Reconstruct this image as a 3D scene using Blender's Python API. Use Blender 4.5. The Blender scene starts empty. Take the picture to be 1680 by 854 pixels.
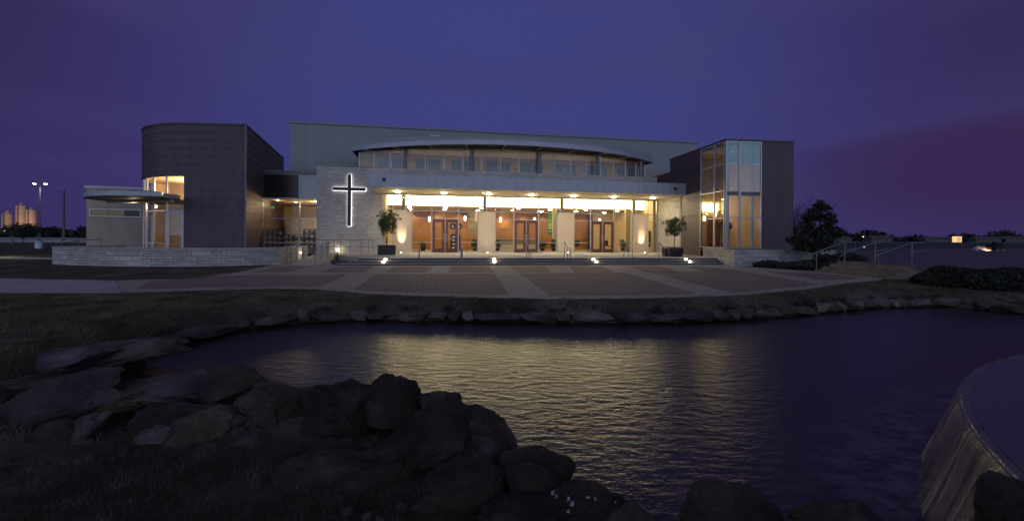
import bpy, math, random
import numpy as np
from mathutils import Vector, Matrix, noise
R = math.radians
PI = math.pi
sc = bpy.context.scene
COL = sc.collection
# ---------------------------------------------------------------- camera
FOC, EYE, ROLL = 720.0, 1.5, 0.0065
cam = bpy.data.cameras.new('camera'); camo = bpy.data.objects.new('camera', cam); COL.objects.link(camo)
camo.location = (0, 0, EYE); camo.rotation_euler = (R(90), -ROLL, 0)
cam.sensor_fit = 'HORIZONTAL'; cam.sensor_width = 36.0; cam.lens = 36.0*FOC/1680.0
cam.shift_y = -37.6/1680.0; cam.clip_start = 0.05; cam.clip_end = 6000
sc.camera = camo
# ---------------------------------------------------------------- dusk sky
world = bpy.data.worlds.new('World'); sc.world = world; world.use_nodes = True
def build_world():
    nt = world.node_tree; nt.nodes.clear(); N = nt.nodes.new; K = nt.links.new
    out = N('ShaderNodeOutputWorld'); bg = N('ShaderNodeBackground'); K(bg.outputs[0], out.inputs[0])
    tc = N('ShaderNodeTexCoord'); nrm = N('ShaderNodeVectorMath'); nrm.operation = 'NORMALIZE'; K(tc.outputs['Generated'], nrm.inputs[0])
    sp = N('ShaderNodeSeparateXYZ'); K(nrm.outputs[0], sp.inputs[0])
    def mixc(f, a, b):
        m = N('ShaderNodeMix'); m.data_type = 'RGBA'
        if f is not None: K(f, m.inputs[0])
        for i, c in ((6, a), (7, b)):
            if isinstance(c, tuple): m.inputs[i].default_value = c+(1,)
            else: K(c, m.inputs[i])
        return m.outputs[2]
    def rng(src, a, b, c=0., d=1.):
        m = N('ShaderNodeMapRange'); m.interpolation_type = 'SMOOTHSTEP'; K(src, m.inputs[0])
        for i, v in enumerate((a, b, c, d)): m.inputs[i+1].default_value = v
        return m.outputs[0]
    def dot(v):
        m = N('ShaderNodeVectorMath'); m.operation = 'DOT_PRODUCT'; K(nrm.outputs[0], m.inputs[0]); m.inputs[1].default_value = Vector(v).normalized(); return m.outputs['Value']
    base = mixc(rng(sp.outputs['Z'], 0.0, 0.5), SKY_LOW, SKY_HIGH)
    glow = rng(dot((-.02, .95, .28)), .66, 1.0)
    col = mixc(glow, base, SKY_BLUE)
    # long streaky cloud layers
    mp = N('ShaderNodeMapping'); mp.inputs['Scale'].default_value = (1.2, 1.2, 5.0); mp.inputs['Rotation'].default_value = (0, R(-12), 0); K(nrm.outputs[0], mp.inputs[0])
    ns = N('ShaderNodeTexNoise'); ns.inputs['Scale'].default_value = 1.6; ns.inputs['Detail'].default_value = 5; ns.inputs['Roughness'].default_value = .5; K(mp.outputs[0], ns.inputs['Vector'])
    cl = rng(ns.outputs['Fac'], .42, .70, 0., .45)
    col = mixc(cl, col, SKY_CLOUD)
    # the darker cloud bank low on the right
    d = dot((.168, .089, -.981)); nz = N('ShaderNodeMath'); nz.operation = 'MULTIPLY_ADD'; K(ns.outputs['Fac'], nz.inputs[0]); nz.inputs[1].default_value = .07; K(d, nz.inputs[2])
    azr = rng(sp.outputs['X'], .38, .72)
    bank = N('ShaderNodeMath'); bank.operation = 'MULTIPLY'; K(rng(nz.outputs[0], .020, .060, 0, .85), bank.inputs[0]); K(azr, bank.inputs[1])
    bank2 = N('ShaderNodeMath'); bank2.operation = 'MULTIPLY'; K(bank.outputs[0], bank2.inputs[0]); K(rng(sp.outputs['Z'], -.02, .10, .25, 1.), bank2.inputs[1])
    col = mixc(bank2.outputs[0], col, SKY_BANK)
    # evening light left in the sky behind the viewer
    neg = N('ShaderNodeMath'); neg.operation = 'MULTIPLY'; K(sp.outputs['Y'], neg.inputs[0]); neg.inputs[1].default_value = -1
    back = rng(neg.outputs[0], -.15, .7)
    elev = rng(sp.outputs['Z'], .10, .75, 1., .22)
    bk = N('ShaderNodeMath'); bk.operation = 'MULTIPLY'; K(back, bk.inputs[0]); K(elev, bk.inputs[1])
    col = mixc(bk.outputs[0], col, SKY_BACK)
    dn = rng(sp.outputs['Z'], -.02, -.08)
    col = mixc(dn, col, (.012, .010, .018))
    # faint physical twilight from the sky model, added on top
    sky = N('ShaderNodeTexSky'); sky.sky_type = 'NISHITA'; sky.sun_disc = False; sky.sun_elevation = R(-4); sky.sun_rotation = R(180)
    ad = N('ShaderNodeMix'); ad.data_type = 'RGBA'; ad.blend_type = 'ADD'; ad.inputs[0].default_value = .03; K(col, ad.inputs[6]); K(sky.outputs[0], ad.inputs[7])
    K(ad.outputs[2], bg.inputs[0]); bg.inputs[1].default_value = .95
SKY_LOW = (.043, .030, .128); SKY_HIGH = (.034, .022, .092); SKY_BLUE = (.050, .055, .215)
SKY_CLOUD = (.060, .052, .165); SKY_BANK = (.040, .021, .080); SKY_BACK = (.62, .72, 1.02)
build_world()
sun = bpy.data.lights.new('afterglow', 'SUN'); suno = bpy.data.objects.new('afterglow', sun); COL.objects.link(suno)
sun.energy = 0.12; sun.angle = R(75); sun.color = (.70, .80, 1.0); suno.rotation_euler = (R(80), 0, R(14))
sc.view_settings.view_transform = 'Standard'; sc.view_settings.look = 'None'
sc.view_settings.exposure = 0; sc.view_settings.gamma = 1; sc.view_settings.use_curve_mapping = False
sc.render.engine = 'CYCLES'
sc.cycles.use_denoising = True
sc.cycles.max_bounces = 6; sc.cycles.diffuse_bounces = 3; sc.cycles.glossy_bounces = 3; sc.cycles.transparent_max_bounces = 12
sc.cycles.caustics_reflective = False; sc.cycles.caustics_refractive = False
sc.cycles.sample_clamp_indirect = 14.0

# ---------------------------------------------------------------- measuring helpers (survey of the site)
TH = math.atan(FOC/(4705-840)); CT, ST = math.cos(TH), math.sin(TH)
def ray(px, py):
    dx, dy = px-840, py-389.4
    return ((dx+ROLL*dy)/FOC, -(dy-ROLL*dx)/FOC)
def G(px, py, z=0.):
    rx, rz = ray(px, py); d = (z-EYE)/rz
    return (rx*d, d)
def D(px, py, d):
    rx, rz = ray(px, py); return (rx*d, d, EYE+rz*d)
FL = .366                                   # terrace floor above the plaza
OX, OY = G(630, 413.7, FL)
def W(u, v): return (OX+u*CT-v*ST, OY+u*ST+v*CT)
def L(x, y):
    a, b = x-OX, y-OY; return (a*CT+b*ST, -a*ST+b*CT)

# ---------------------------------------------------------------- mesh helpers
class MB:
    def __init__(s): s.v = []; s.f = []; s.uv = []; s.m = []
    def face(s, pts, uv=None, m=0):
        i = len(s.v); s.v += [tuple(p) for p in pts]; s.f.append(tuple(range(i, i+len(pts))))
        if uv is None:
            n = Vector((0, 0, 0)); P = [Vector(p) for p in pts]
            for a, b in zip(P, P[1:]+P[:1]): n += a.cross(b)
            if n.length > 0: n.normalize()
            if abs(n.z) > .7: uv = [(p[0], p[1]) for p in pts]
            else:
                t = Vector((-n.y, n.x, 0)); t = t.normalized() if t.length > 0 else Vector((1, 0, 0))
                uv = [(t.x*p[0]+t.y*p[1], p[2]) for p in pts]
        s.uv += list(uv); s.m.append(m); return s
    def prism(s, poly, z0, z1, m=0, bottom=True):
        a = sum(p[0]*q[1]-q[0]*p[1] for p, q in zip(poly, poly[1:]+poly[:1]))
        if a < 0: poly = poly[::-1]
        s.face([(x, y, z1) for x, y in poly], m=m)
        if bottom: s.face([(x, y, z0) for x, y in poly[::-1]], m=m)
        for p, q in zip(poly, poly[1:]+poly[:1]):
            s.face([(p[0], p[1], z0), (q[0], q[1], z0), (q[0], q[1], z1), (p[0], p[1], z1)], m=m)
        return s
    def box(s, x0, x1, y0, y1, z0, z1, m=0): return s.prism([(x0, y0), (x1, y0), (x1, y1), (x0, y1)], z0, z1, m)
    def bar(s, p, q, w, h, m=0):               # box beam from p to q
        p, q = Vector(p), Vector(q); d = (q-p).normalized(); up = Vector((0, 0, 1)) if abs(d.z) < .95 else Vector((0, 1, 0))
        a = d.cross(up).normalized()*w/2; b = a.cross(d).normalized()*h/2
        A = [p-a-b, p+a-b, p+a+b, p-a+b]; B = [x+(q-p) for x in A]
        s.face(A[::-1], m=m); s.face(B, m=m)
        for i in range(4): s.face([A[i], A[(i+1) % 4], B[(i+1) % 4], B[i]], m=m)
        return s
    def tube(s, pts, r, n=8, m=0):
        pts = [Vector(p) for p in pts]; rr = r if isinstance(r, (list, tuple)) else [r]*len(pts); rings = []
        for i, p in enumerate(pts):
            d = (pts[min(i+1, len(pts)-1)]-pts[max(i-1, 0)]).normalized()
            up = Vector((0, 0, 1)) if abs(d.z) < .9 else Vector((1, 0, 0))
            a = d.cross(up).normalized(); b = a.cross(d)
            rings.append([p+(a*math.cos(t)+b*math.sin(t))*rr[i] for t in [2*PI*k/n for k in range(n)]])
        for A, B in zip(rings, rings[1:]):
            for k in range(n): s.face([A[k], B[k], B[(k+1) % n], A[(k+1) % n]], m=m)
        s.face(rings[0], m=m); s.face(rings[-1][::-1], m=m); return s
    def lathe(s, prof, c=(0, 0), n=24, m=0):   # prof: (r, z) going up
        for (r0, z0), (r1, z1) in zip(prof, prof[1:]):
            for k in range(n):
                t0, t1 = 2*PI*k/n, 2*PI*(k+1)/n
                P = [(c[0]+r0*math.cos(t0), c[1]+r0*math.sin(t0), z0), (c[0]+r0*math.cos(t1), c[1]+r0*math.sin(t1), z0), (c[0]+r1*math.cos(t1), c[1]+r1*math.sin(t1), z1), (c[0]+r1*math.cos(t0), c[1]+r1*math.sin(t0), z1)]
                if r0 < 1e-6: P = [P[0], P[2], P[3]]
                elif r1 < 1e-6: P = [P[0], P[1], P[2]]
                s.face(P, m=m)
        return s
    def cyl(s, x, y, z0, z1, r, n=20, m=0): return s.lathe([(0, z0), (r, z0), (r, z1), (0, z1)], (x, y), n, m)
    def path(s, pts, z0, z1, lap=0, off=.03, m=0):   # a wall sheet along a plan path; lap > 0 gives overlapping cladding courses
        n = len(pts); nrm = []
        for i in range(n):
            a, b = pts[max(i-1, 0)], pts[min(i+1, n-1)]; dx, dy = b[0]-a[0], b[1]-a[1]; l = math.hypot(dx, dy) or 1
            nrm.append((dy/l, -dx/l))
        acc = [0]
        for p, q in zip(pts, pts[1:]): acc.append(acc[-1]+math.hypot(q[0]-p[0], q[1]-p[1]))
        def P(i, z, o): return (pts[i][0]+nrm[i][0]*o, pts[i][1]+nrm[i][1]*o, z)
        def strip(za, oa, zb, ob):
            for i in range(n-1): s.face([P(i, za, oa), P(i+1, za, oa), P(i+1, zb, ob), P(i, zb, ob)], [(acc[i], za), (acc[i+1], za), (acc[i+1], zb), (acc[i], zb)], m)
        if not lap: strip(z0, 0, z1, 0); return s
        z = z1
        while z > z0+.01:
            zl = max(z0, z-lap)
            strip(zl, off, z, .004); strip(zl, .002, zl, off); z = zl
        return s
def setp(o, label=None, cat=None, group=None, kind=None):
    if label: o['label'] = label
    if cat: o['category'] = cat
    if group: o['group'] = group
    if kind: o['kind'] = kind
    return o
def mk(name, mb, mat, parent=None, loc=None, rz=0., smooth=False):
    me = bpy.data.meshes.new(name); me.from_pydata(mb.v, [], mb.f)
    uvl = me.uv_layers.new(name='UVMap'); uvl.data.foreach_set('uv', np.array(mb.uv, dtype=np.float32).ravel())
    mats = mat if isinstance(mat, (list, tuple)) else [mat]
    for x in mats: me.materials.append(x)
    if len(mats) > 1: me.polygons.foreach_set('material_index', mb.m)
    if smooth:
        import bmesh
        bm = bmesh.new(); bm.from_mesh(me); bmesh.ops.remove_doubles(bm, verts=bm.verts, dist=1e-4)
        bm.to_mesh(me); bm.free(); me.polygons.foreach_set('use_smooth', [True]*len(me.polygons))
    me.update()
    o = bpy.data.objects.new(name, me); COL.objects.link(o)
    if parent: o.parent = parent
    if loc: o.location = loc
    o.rotation_euler.z = rz
    return o
def root(name, loc, rz=0., label=None, cat=None, group=None):
    o = bpy.data.objects.new(name, None); COL.objects.link(o); o.location = loc; o.rotation_euler.z = rz; o.empty_display_size = .2
    return setp(o, label, cat, group)
def dup(o, loc=None, rz=None, label=None):
    kids = [c for c in bpy.data.objects if c.parent == o]
    c = o.copy(); COL.objects.link(c)
    if loc: c.location = loc
    if rz is not None: c.rotation_euler.z = rz
    if label: c['label'] = label
    def rec(src, dst):
        for k in [q for q in ALLK.get(src.name, [])]:
            n = k.copy(); 
            if n.data and n.type == 'LIGHT': pass
            COL.objects.link(n); n.parent = dst; rec(k, n)
    ALLK.clear()
    for q in list(bpy.data.objects):
        if q.parent: ALLK.setdefault(q.parent.name, []).append(q)
    rec(o, c); return c
ALLK = {}
def lamp(name, typ, loc, energy, color, parent=None, size=.05, spot=None, target=None, blend=.6):
    l = bpy.data.lights.new(name, typ); l.energy = energy; l.color = color
    o = bpy.data.objects.new(name, l); COL.objects.link(o); o.location = loc
    if parent: o.parent = parent
    if typ == 'AREA': l.size = size
    else: l.shadow_soft_size = size
    if typ == 'SPOT': l.spot_size = R(spot); l.spot_blend = blend
    if target is not None: o.rotation_euler = (Vector(target)-Vector(loc)).to_track_quat('-Z', 'Y').to_euler()
    return o
# ---------------------------------------------------------------- materials
def newmat(name):
    m = bpy.data.materials.new(name); m.use_nodes = True; nt = m.node_tree; return m, nt, nt.nodes['Principled BSDF'], nt.nodes.new, nt.links.new
def coords(nt, kind='Object', scale=(1, 1, 1), rot=0.):
    tc = nt.nodes.new('ShaderNodeTexCoord'); mp = nt.nodes.new('ShaderNodeMapping'); mp.inputs['Scale'].default_value = scale; mp.inputs['Rotation'].default_value = (0, 0, rot)
    nt.links.new(tc.outputs[kind], mp.inputs[0]); return mp.outputs[0]
def ramp(nt, fac, stops):
    r = nt.nodes.new('ShaderNodeValToRGB'); nt.links.new(fac, r.inputs[0]); e = r.color_ramp.elements
    while len(e) < len(stops): e.new(.5)
    for x, (p, c) in zip(e, stops): x.position = p; x.color = tuple(c)+(1,)
    return r.outputs[0]
def nz(nt, vec, scale, detail=4, rough=.55):
    n = nt.nodes.new('ShaderNodeTexNoise'); nt.links.new(vec, n.inputs['Vector']); n.inputs['Scale'].default_value = scale; n.inputs['Detail'].default_value = detail; n.inputs['Roughness'].default_value = rough; return n.outputs['Fac']
def mult(nt, a, b, f=1.):
    m = nt.nodes.new('ShaderNodeMix'); m.data_type = 'RGBA'; m.blend_type = 'MULTIPLY'; m.inputs[0].default_value = f; nt.links.new(a, m.inputs[6]); nt.links.new(b, m.inputs[7]); return m.outputs[2]
def bump(nt, h, s, dist=.02):
    b = nt.nodes.new('ShaderNodeBump'); b.inputs['Strength'].default_value = s; b.inputs['Distance'].default_value = dist; nt.links.new(h, b.inputs['Height']); return b.outputs[0]
def plain(name, c, rough=.6, metal=0., var=.15, vs=2., bs=.0, bsc=30, coord='Object', spec=.5, streak=None):
    m, nt, p, N, K = newmat(name); v = coords(nt, coord, scale=streak or (1, 1, 1))
    a = [x*(1-var) for x in c]; b = [min(1, x*(1+var)) for x in c]
    K(ramp(nt, nz(nt, v, vs, 5), [(.3, a), (.7, b)]), p.inputs['Base Color'])
    p.inputs['Roughness'].default_value = rough; p.inputs['Metallic'].default_value = metal; p.inputs['Specular IOR Level'].default_value = spec
    if bs: K(bump(nt, nz(nt, v, bsc, 5), bs), p.inputs['Normal'])
    return m
def emit(name, c, s):
    m, nt, p, N, K = newmat(name); p.inputs['Base Color'].default_value = tuple(min(1, x) for x in c)+(1,); p.inputs['Emission Color'].default_value = tuple(c)+(1,); p.inputs['Emission Strength'].default_value = s; return m
def brick(name, c1, c2, mortar, bw, bh, ms=.015, off=.5, rough=.85, bs=.5, tone=.35, uv='UV', rot=0., extra=None, tall=False):
    m, nt, p, N, K = newmat(name); v = coords(nt, uv, rot=rot)
    def br(w, h, o):
        b = N('ShaderNodeTexBrick'); K(v, b.inputs['Vector']); b.inputs['Scale'].default_value = 1; b.inputs['Brick Width'].default_value = w; b.inputs['Row Height'].default_value = h
        b.inputs['Mortar Size'].default_value = ms; b.inputs['Mortar Smooth'].default_value = .3; b.offset = o; b.inputs['Color1'].default_value = tuple(c1)+(1,); b.inputs['Color2'].default_value = tuple(c2)+(1,); b.inputs['Mortar'].default_value = tuple(mortar)+(1,); b.inputs['Bias'].default_value = -.2
        return b
    b = br(bw, bh, off); col, fac = b.outputs['Color'], b.outputs['Fac']
    if tall:   # ashlar: patches where courses are two high
        b2 = br(bw*1.5, bh*2, .37)
        vo = N('ShaderNodeTexVoronoi'); vo.inputs['Scale'].default_value = .9; K(v, vo.inputs['Vector']); sel = N('ShaderNodeSeparateColor'); K(vo.outputs['Color'], sel.inputs[0])
        gt = N('ShaderNodeMath'); gt.operation = 'GREATER_THAN'; K(sel.outputs[0], gt.inputs[0]); gt.inputs[1].default_value = .66
        mx = N('ShaderNodeMix'); mx.data_type = 'RGBA'; K(gt.outputs[0], mx.inputs[0]); K(col, mx.inputs[6]); K(b2.outputs['Color'], mx.inputs[7]); col = mx.outputs[2]
        mf = N('ShaderNodeMix'); K(gt.outputs[0], mf.inputs[0]); K(fac, mf.inputs[2]); K(b2.outputs['Fac'], mf.inputs[3]); fac = mf.outputs[0]
    big = ramp(nt, nz(nt, v, .8, 6), [(.25, (1-tone,)*3), (.75, (1., 1., 1.))])
    col = mult(nt, col, big)
    fine = ramp(nt, nz(nt, v, 22, 6), [(.2, (.72,)*3), (.8, (1., 1., 1.))]); col = mult(nt, col, fine)
    K(col, p.inputs['Base Color']); p.inputs['Roughness'].default_value = rough
    ma = N('ShaderNodeMath'); ma.operation = 'MULTIPLY_ADD'; K(fac, ma.inputs[0]); ma.inputs[1].default_value = -1.; K(nz(nt, v, 14, 6), ma.inputs[2])
    K(bump(nt, ma.outputs[0], bs), p.inputs['Normal']); return m
def glass(name, tint=(1, 1, 1), refl=.08, rough=.02, graze=.7, tintg=(.9, .95, 1)):
    m = bpy.data.materials.new(name); m.use_nodes = True; nt = m.node_tree; nt.nodes.clear(); N = nt.nodes.new; K = nt.links.new
    o = N('ShaderNodeOutputMaterial'); mx = N('ShaderNodeMixShader'); t = N('ShaderNodeBsdfTransparent'); g = N('ShaderNodeBsdfGlossy'); lw = N('ShaderNodeLayerWeight'); lw.inputs['Blend'].default_value = .35
    mr = N('ShaderNodeMapRange'); K(lw.outputs['Facing'], mr.inputs[0]); mr.inputs[3].default_value = refl; mr.inputs[4].default_value = refl+graze*.5
    t.inputs[0].default_value = tuple(tint)+(1,); g.inputs['Roughness'].default_value = rough; g.inputs[0].default_value = tintg+(1,)
    K(mr.outputs[0], mx.inputs[0]); K(t.outputs[0], mx.inputs[1]); K(g.outputs[0], mx.inputs[2]); K(mx.outputs[0], o.inputs[0]); return m
M = {}
M['limestone'] = brick('limestone', (.66, .62, .58), (.46, .44, .42), (.34, .33, .32), .36, .14, .011, tall=True, bs=.8, tone=.28)
M['limestone_rough'] = brick('limestone_rough', (.62, .60, .57), (.36, .36, .38), (.22, .22, .22), .40, .125, .012, tall=True, bs=1.0, tone=.35)
M['pier_stone'] = brick('pier_stone', (.60, .51, .43), (.56, .48, .41), (.44, .37, .31), 1.7, 1.1, .006, bs=.15, tone=.12)
M['hall_panel'] = brick('hall_panel', (.33, .35, .35), (.315, .335, .335), (.19, .19, .19), 8.5, 4.3, .02, 0., bs=.2, tone=.15)
M['panel_concrete'] = brick('panel_concrete', (.40, .37, .33), (.38, .35, .31), (.25, .24, .22), 2.4, 1.1, .01, 0., bs=.2, tone=.25)
M['cladding'] = plain('cladding', (.066, .045, .062), .50, .25, .22, 1.2, .04, 60, streak=(2.2, 2.2, .35))
M['coping'] = plain('coping', (.16, .16, .18), .45, .5, .1)
M['fascia'] = plain('fascia', (.36, .39, .43), .5, .2, .12, 1.5, streak=(2, 2, .5))
M['fascia_mid'] = plain('fascia_mid', (.27, .29, .31), .6, .1, .08, .5)
M['fascia_light'] = plain('fascia_light', (.34, .36, .42), .45, .3, .08, .5)
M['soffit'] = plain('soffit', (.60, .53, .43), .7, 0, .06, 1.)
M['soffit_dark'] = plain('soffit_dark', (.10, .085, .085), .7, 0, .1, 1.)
M['frame'] = plain('frame', (.42, .42, .44), .4, .6, .08)
M['rail'] = plain('rail', (.15, .15, .17), .35, .7, .08)
M['wood_wall'] = brick('wood_wall', (.44, .20, .035), (.33, .14, .024), (.10, .04, .010), .62, 2.4, .010, 0., .45, .15, .25)
M['door_wood'] = plain('door_wood', (.11, .038, .020), .4, 0, .25, 6)
M['paint_cream'] = plain('paint_cream', (.62, .50, .30), .8, 0, .05)
M['paint_warm'] = plain('paint_warm', (.42, .31, .19), .8, 0, .08)
M['paint_white'] = plain('paint_white', (.72, .70, .64), .7, 0, .05)
M['lobby_floor'] = plain('lobby_floor', (.24, .17, .11), .3, 0, .15, 2)
M['concrete'] = plain('concrete', (.34, .32, .29), .85, 0, .16, 1.3, .12, 40)
M['concrete_path'] = plain('concrete_path', (.27, .26, .27), .85, 0, .2, .7, .12, 40)
M['concrete_old'] = plain('concrete_old', (.15, .13, .11), .9, 0, .3, 2, .2, 30)
M['asphalt'] = plain('asphalt', (.065, .056, .06), .7, 0, .25, .4, .1, 30)
M['slate'] = brick('slate', (.085, .09, .12), (.055, .06, .085), (.04, .04, .05), .7, .3, .01, bs=.3)
M['paver_red'] = brick('paver_red', (.26, .19, .175), (.20, .145, .135), (.085, .07, .065), .40, .20, .022, uv='UV', rot=-TH, bs=.6, tone=.3)
M['paver_tan'] = brick('paver_tan', (.40, .36, .31), (.34, .31, .27), (.17, .155, .14), .40, .20, .020, uv='UV', rot=-TH, bs=.5, tone=.25)
M['black'] = plain('black', (.018, .017, .018), .5)
M['planter'] = plain('planter', (.022, .02, .02), .4, .2, .3)
M['dark_bronze'] = plain('dark_bronze', (.03, .02, .018), .5, .3)
M['bark'] = plain('bark', (.09, .065, .05), .9, 0, .3, 12, .6, 30)
M['leaf'] = plain('leaf', (.10, .115, .035), .6, 0, .45, 3.)
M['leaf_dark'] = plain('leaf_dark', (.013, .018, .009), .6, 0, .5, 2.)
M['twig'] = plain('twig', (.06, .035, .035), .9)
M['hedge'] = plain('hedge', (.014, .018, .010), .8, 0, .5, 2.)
M['petal'] = plain('petal', (.55, .50, .55), .7)
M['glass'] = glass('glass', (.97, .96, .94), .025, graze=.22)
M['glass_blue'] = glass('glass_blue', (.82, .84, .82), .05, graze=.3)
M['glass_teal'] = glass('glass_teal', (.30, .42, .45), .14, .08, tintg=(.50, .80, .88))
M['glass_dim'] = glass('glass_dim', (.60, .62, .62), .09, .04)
M['pane_blue'] = plain('pane_blue', (.10, .14, .19), .2)
M['dark_pane'] = plain('dark_pane', (.012, .010, .012), .25)
M['warm_glow'] = emit('warm_glow', (1., .85, .44), 9.5)  # emission put in for the lit lobby bulkhead, shared by the tower
M['bulb'] = emit('bulb', (1., .84, .52), 110)
M['bulb_step'] = emit('bulb_step', (1., .84, .52), 26)
M['bulb_soft'] = emit('bulb_soft', (1., .84, .55), 9)
M['halo'] = emit('halo', (.92, .93, 1.), 3.0)
M['halogen'] = emit('halogen', (.92, .97, 1.), 22)
# ================================================================ the church building (local axes: u along the front, v away from the pond)
bld = root('church_building', (OX, OY, 0), TH, 'wide modern church with lit glass lobby, round purple metal wing and square glass tower', 'building')
def part(name, mb, mat, parent=None, **k): return mk(name, mb, M[mat] if isinstance(mat, str) else [M[x] for x in mat], parent or bld, **k)
def Lp(pts): return [L(*p) for p in pts]
# --- main hall behind
part('hall_wall', MB().box(-9.9, 33.0, 12, 40, 0, 12.25), 'hall_panel')
part('hall_coping', MB().box(-10.0, 33.1, 11.9, 40.1, 12.253, 12.42), 'coping')
for u0, u1 in ((3.2, 4.25), (14.9, 15.95)):
    part('roof_light_box', MB().box(u0, u1, 11.72, 11.997, 11.55, 11.72), 'fascia_light')
# --- stone front walls
part('stone_wall', MB().box(-4.55, -.1, -.3, 1.2, 0, 6.38), 'limestone')
part('parapet', MB().box(-.097, 22.9, -.3, .25, 4.9, 6.42).box(22.5, 22.9, .253, 4, 4.9, 6.42), 'limestone')
part('stone_wall', MB().box(21.45, 21.95, -3.4, .3, 0, 4.95), 'limestone')
# roof deck between parapet and clerestory
part('roof_deck', MB().box(-4.5, 24.5, 1.25, 12, 5.75, 5.95), 'soffit_dark')
# --- entrance canopy
part('canopy', MB().box(-.42, 21.15, -4.7, -.303, 4.6, 5.37), 'soffit')
fc = MB()
u = -.44
while u < 21.1:
    u2 = min(u+3.05, 21.17); fc.box(u, u2-.015, -4.73, -4.702, 4.585, 5.39); u = u2
fc.box(-.45, -.422, -4.70, -.305, 4.585, 5.39).box(21.152, 21.18, -4.70, -.305, 4.585, 5.39)
part('canopy_fascia', fc, 'fascia')
part('glass_header', MB().box(-.098, 21.44, -.302, .12, 4.603, 4.898), 'soffit')
for uu, vv, zz in ((.35, -4.78, 5.05), (20.1, -4.78, 5.0)):
    part('wall_camera', MB().box(uu, uu+.2, vv, vv+.045, zz-.09, zz+.09).box(uu+.05, uu+.15, vv-.08, vv-.002, zz-.05, zz+.03), 'black')
DL = [1.11, 4.21, 7.34, 10.43, 13.57, 16.7, 19.85]
for uu in DL:
    f = part('downlight', MB().lathe([(.24, 4.597), (.24, 4.57), (.18, 4.568)], (uu, -2.2), 20), 'fascia')
    mk('bulb', MB().lathe([(.18, 4.572), (.16, 4.53), (.09, 4.51), (0, 4.50)], (uu, -2.2), 16), M['bulb'], f)
    lamp('downlight_glow', 'POINT', (uu, -2.2, 4.36), 16, (1., .78, .46), f, .06)
    lamp('downlight_lamp', 'SPOT', (uu, -2.2, 4.47), 130, (1., .84, .60), f, .08, 150, (uu, -2.2, 0), .8)
# --- lobby shell
part('lobby_floor', MB().box(-.1, 21.45, .06, 12, .1, FL-.002), 'lobby_floor')
part('lobby_ceiling', MB().box(-.1, 21.4, 2.06, 10.1, 3.95, 4.1), 'paint_cream')
part('lobby_wood_wall', MB().box(1.0, 19.2, 9.8, 10.0, FL, 3.948), 'wood_wall')
part('lobby_side_wall', MB().box(-.1, .05, .4, 9.9, FL, 4.95).box(-2.4, .999, 9.82, 9.95, FL, 3.95), 'paint_cream')
part('lobby_side_wall', MB().box(21.3, 21.44, .4, 11, FL, 4.95).box(19.21, 21.29, 8.5, 8.7, FL, 3.948), 'paint_cream')
part('lobby_upper_ceiling', MB().box(-.1, 21.4, .26, 2.4, 4.87, 4.93), 'paint_white')
part('bulkhead_glow', MB().box(.06, 21.28, 2.0, 2.055, 3.97, 4.86), 'warm_glow')  # upper lobby wall; the light falling on it is put in as emission
for ua, ub in ((13.05, 13.33), (19.33, 19.73)):
    part('lobby_fin_wall', MB().box(ua, ub, 1.3, 1.55, FL, 3.948), 'paint_cream')
for i, uu in enumerate([1.3, 4.2, 7.2, 10.2, 13.1, 16.1, 19.3]):
    for vv in ((2.9, 5.4, 8.6) if i % 2 else (3.6, 6.6)):
        f = part('ceiling_light', MB().lathe([(.20, 3.945), (.20, 3.935), (.15, 3.93)], (uu+.3, vv), 14), 'paint_white')
        mk('bulb', MB().lathe([(.15, 3.932), (.12, 3.90), (0, 3.88)], (uu+.3, vv), 12), M['bulb'], f)
        lamp('ceiling_lamp', 'SPOT', (uu+.3, vv, 3.85), 45, (1., .72, .38), f, .07, 140, (uu+.3, vv+.6, 0), .9)
for i in range(9):                                        # wall washers near the wood wall
    uu = 1.8+2.1*i
    f = part('ceiling_light', MB().lathe([(.09, 3.945), (.09, 3.935), (.07, 3.93)], (uu, 8.9), 12), 'paint_white')
    lamp('wall_wash_lamp', 'SPOT', (uu, 8.9, 3.9), 115 if i < 7 else 50, (1., .74, .38), f, .05, 110, (uu, 9.8, 1.8), .9)
# columns, piers
COLS = [1.33, 7.38, 13.53, 19.67]
for i, uu in enumerate(COLS):
    part('column', MB().cyl(uu, .55, FL, 4.87, .14, 20), 'coping')
PIERS = [(.66, 1.94), (6.83, 8.1), (12.97, 14.33), (19.3, 20.58)]
for a, b in PIERS: part('stone_pier', MB().box(a, b, -.22, .25, FL, 3.40), 'pier_stone')
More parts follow.
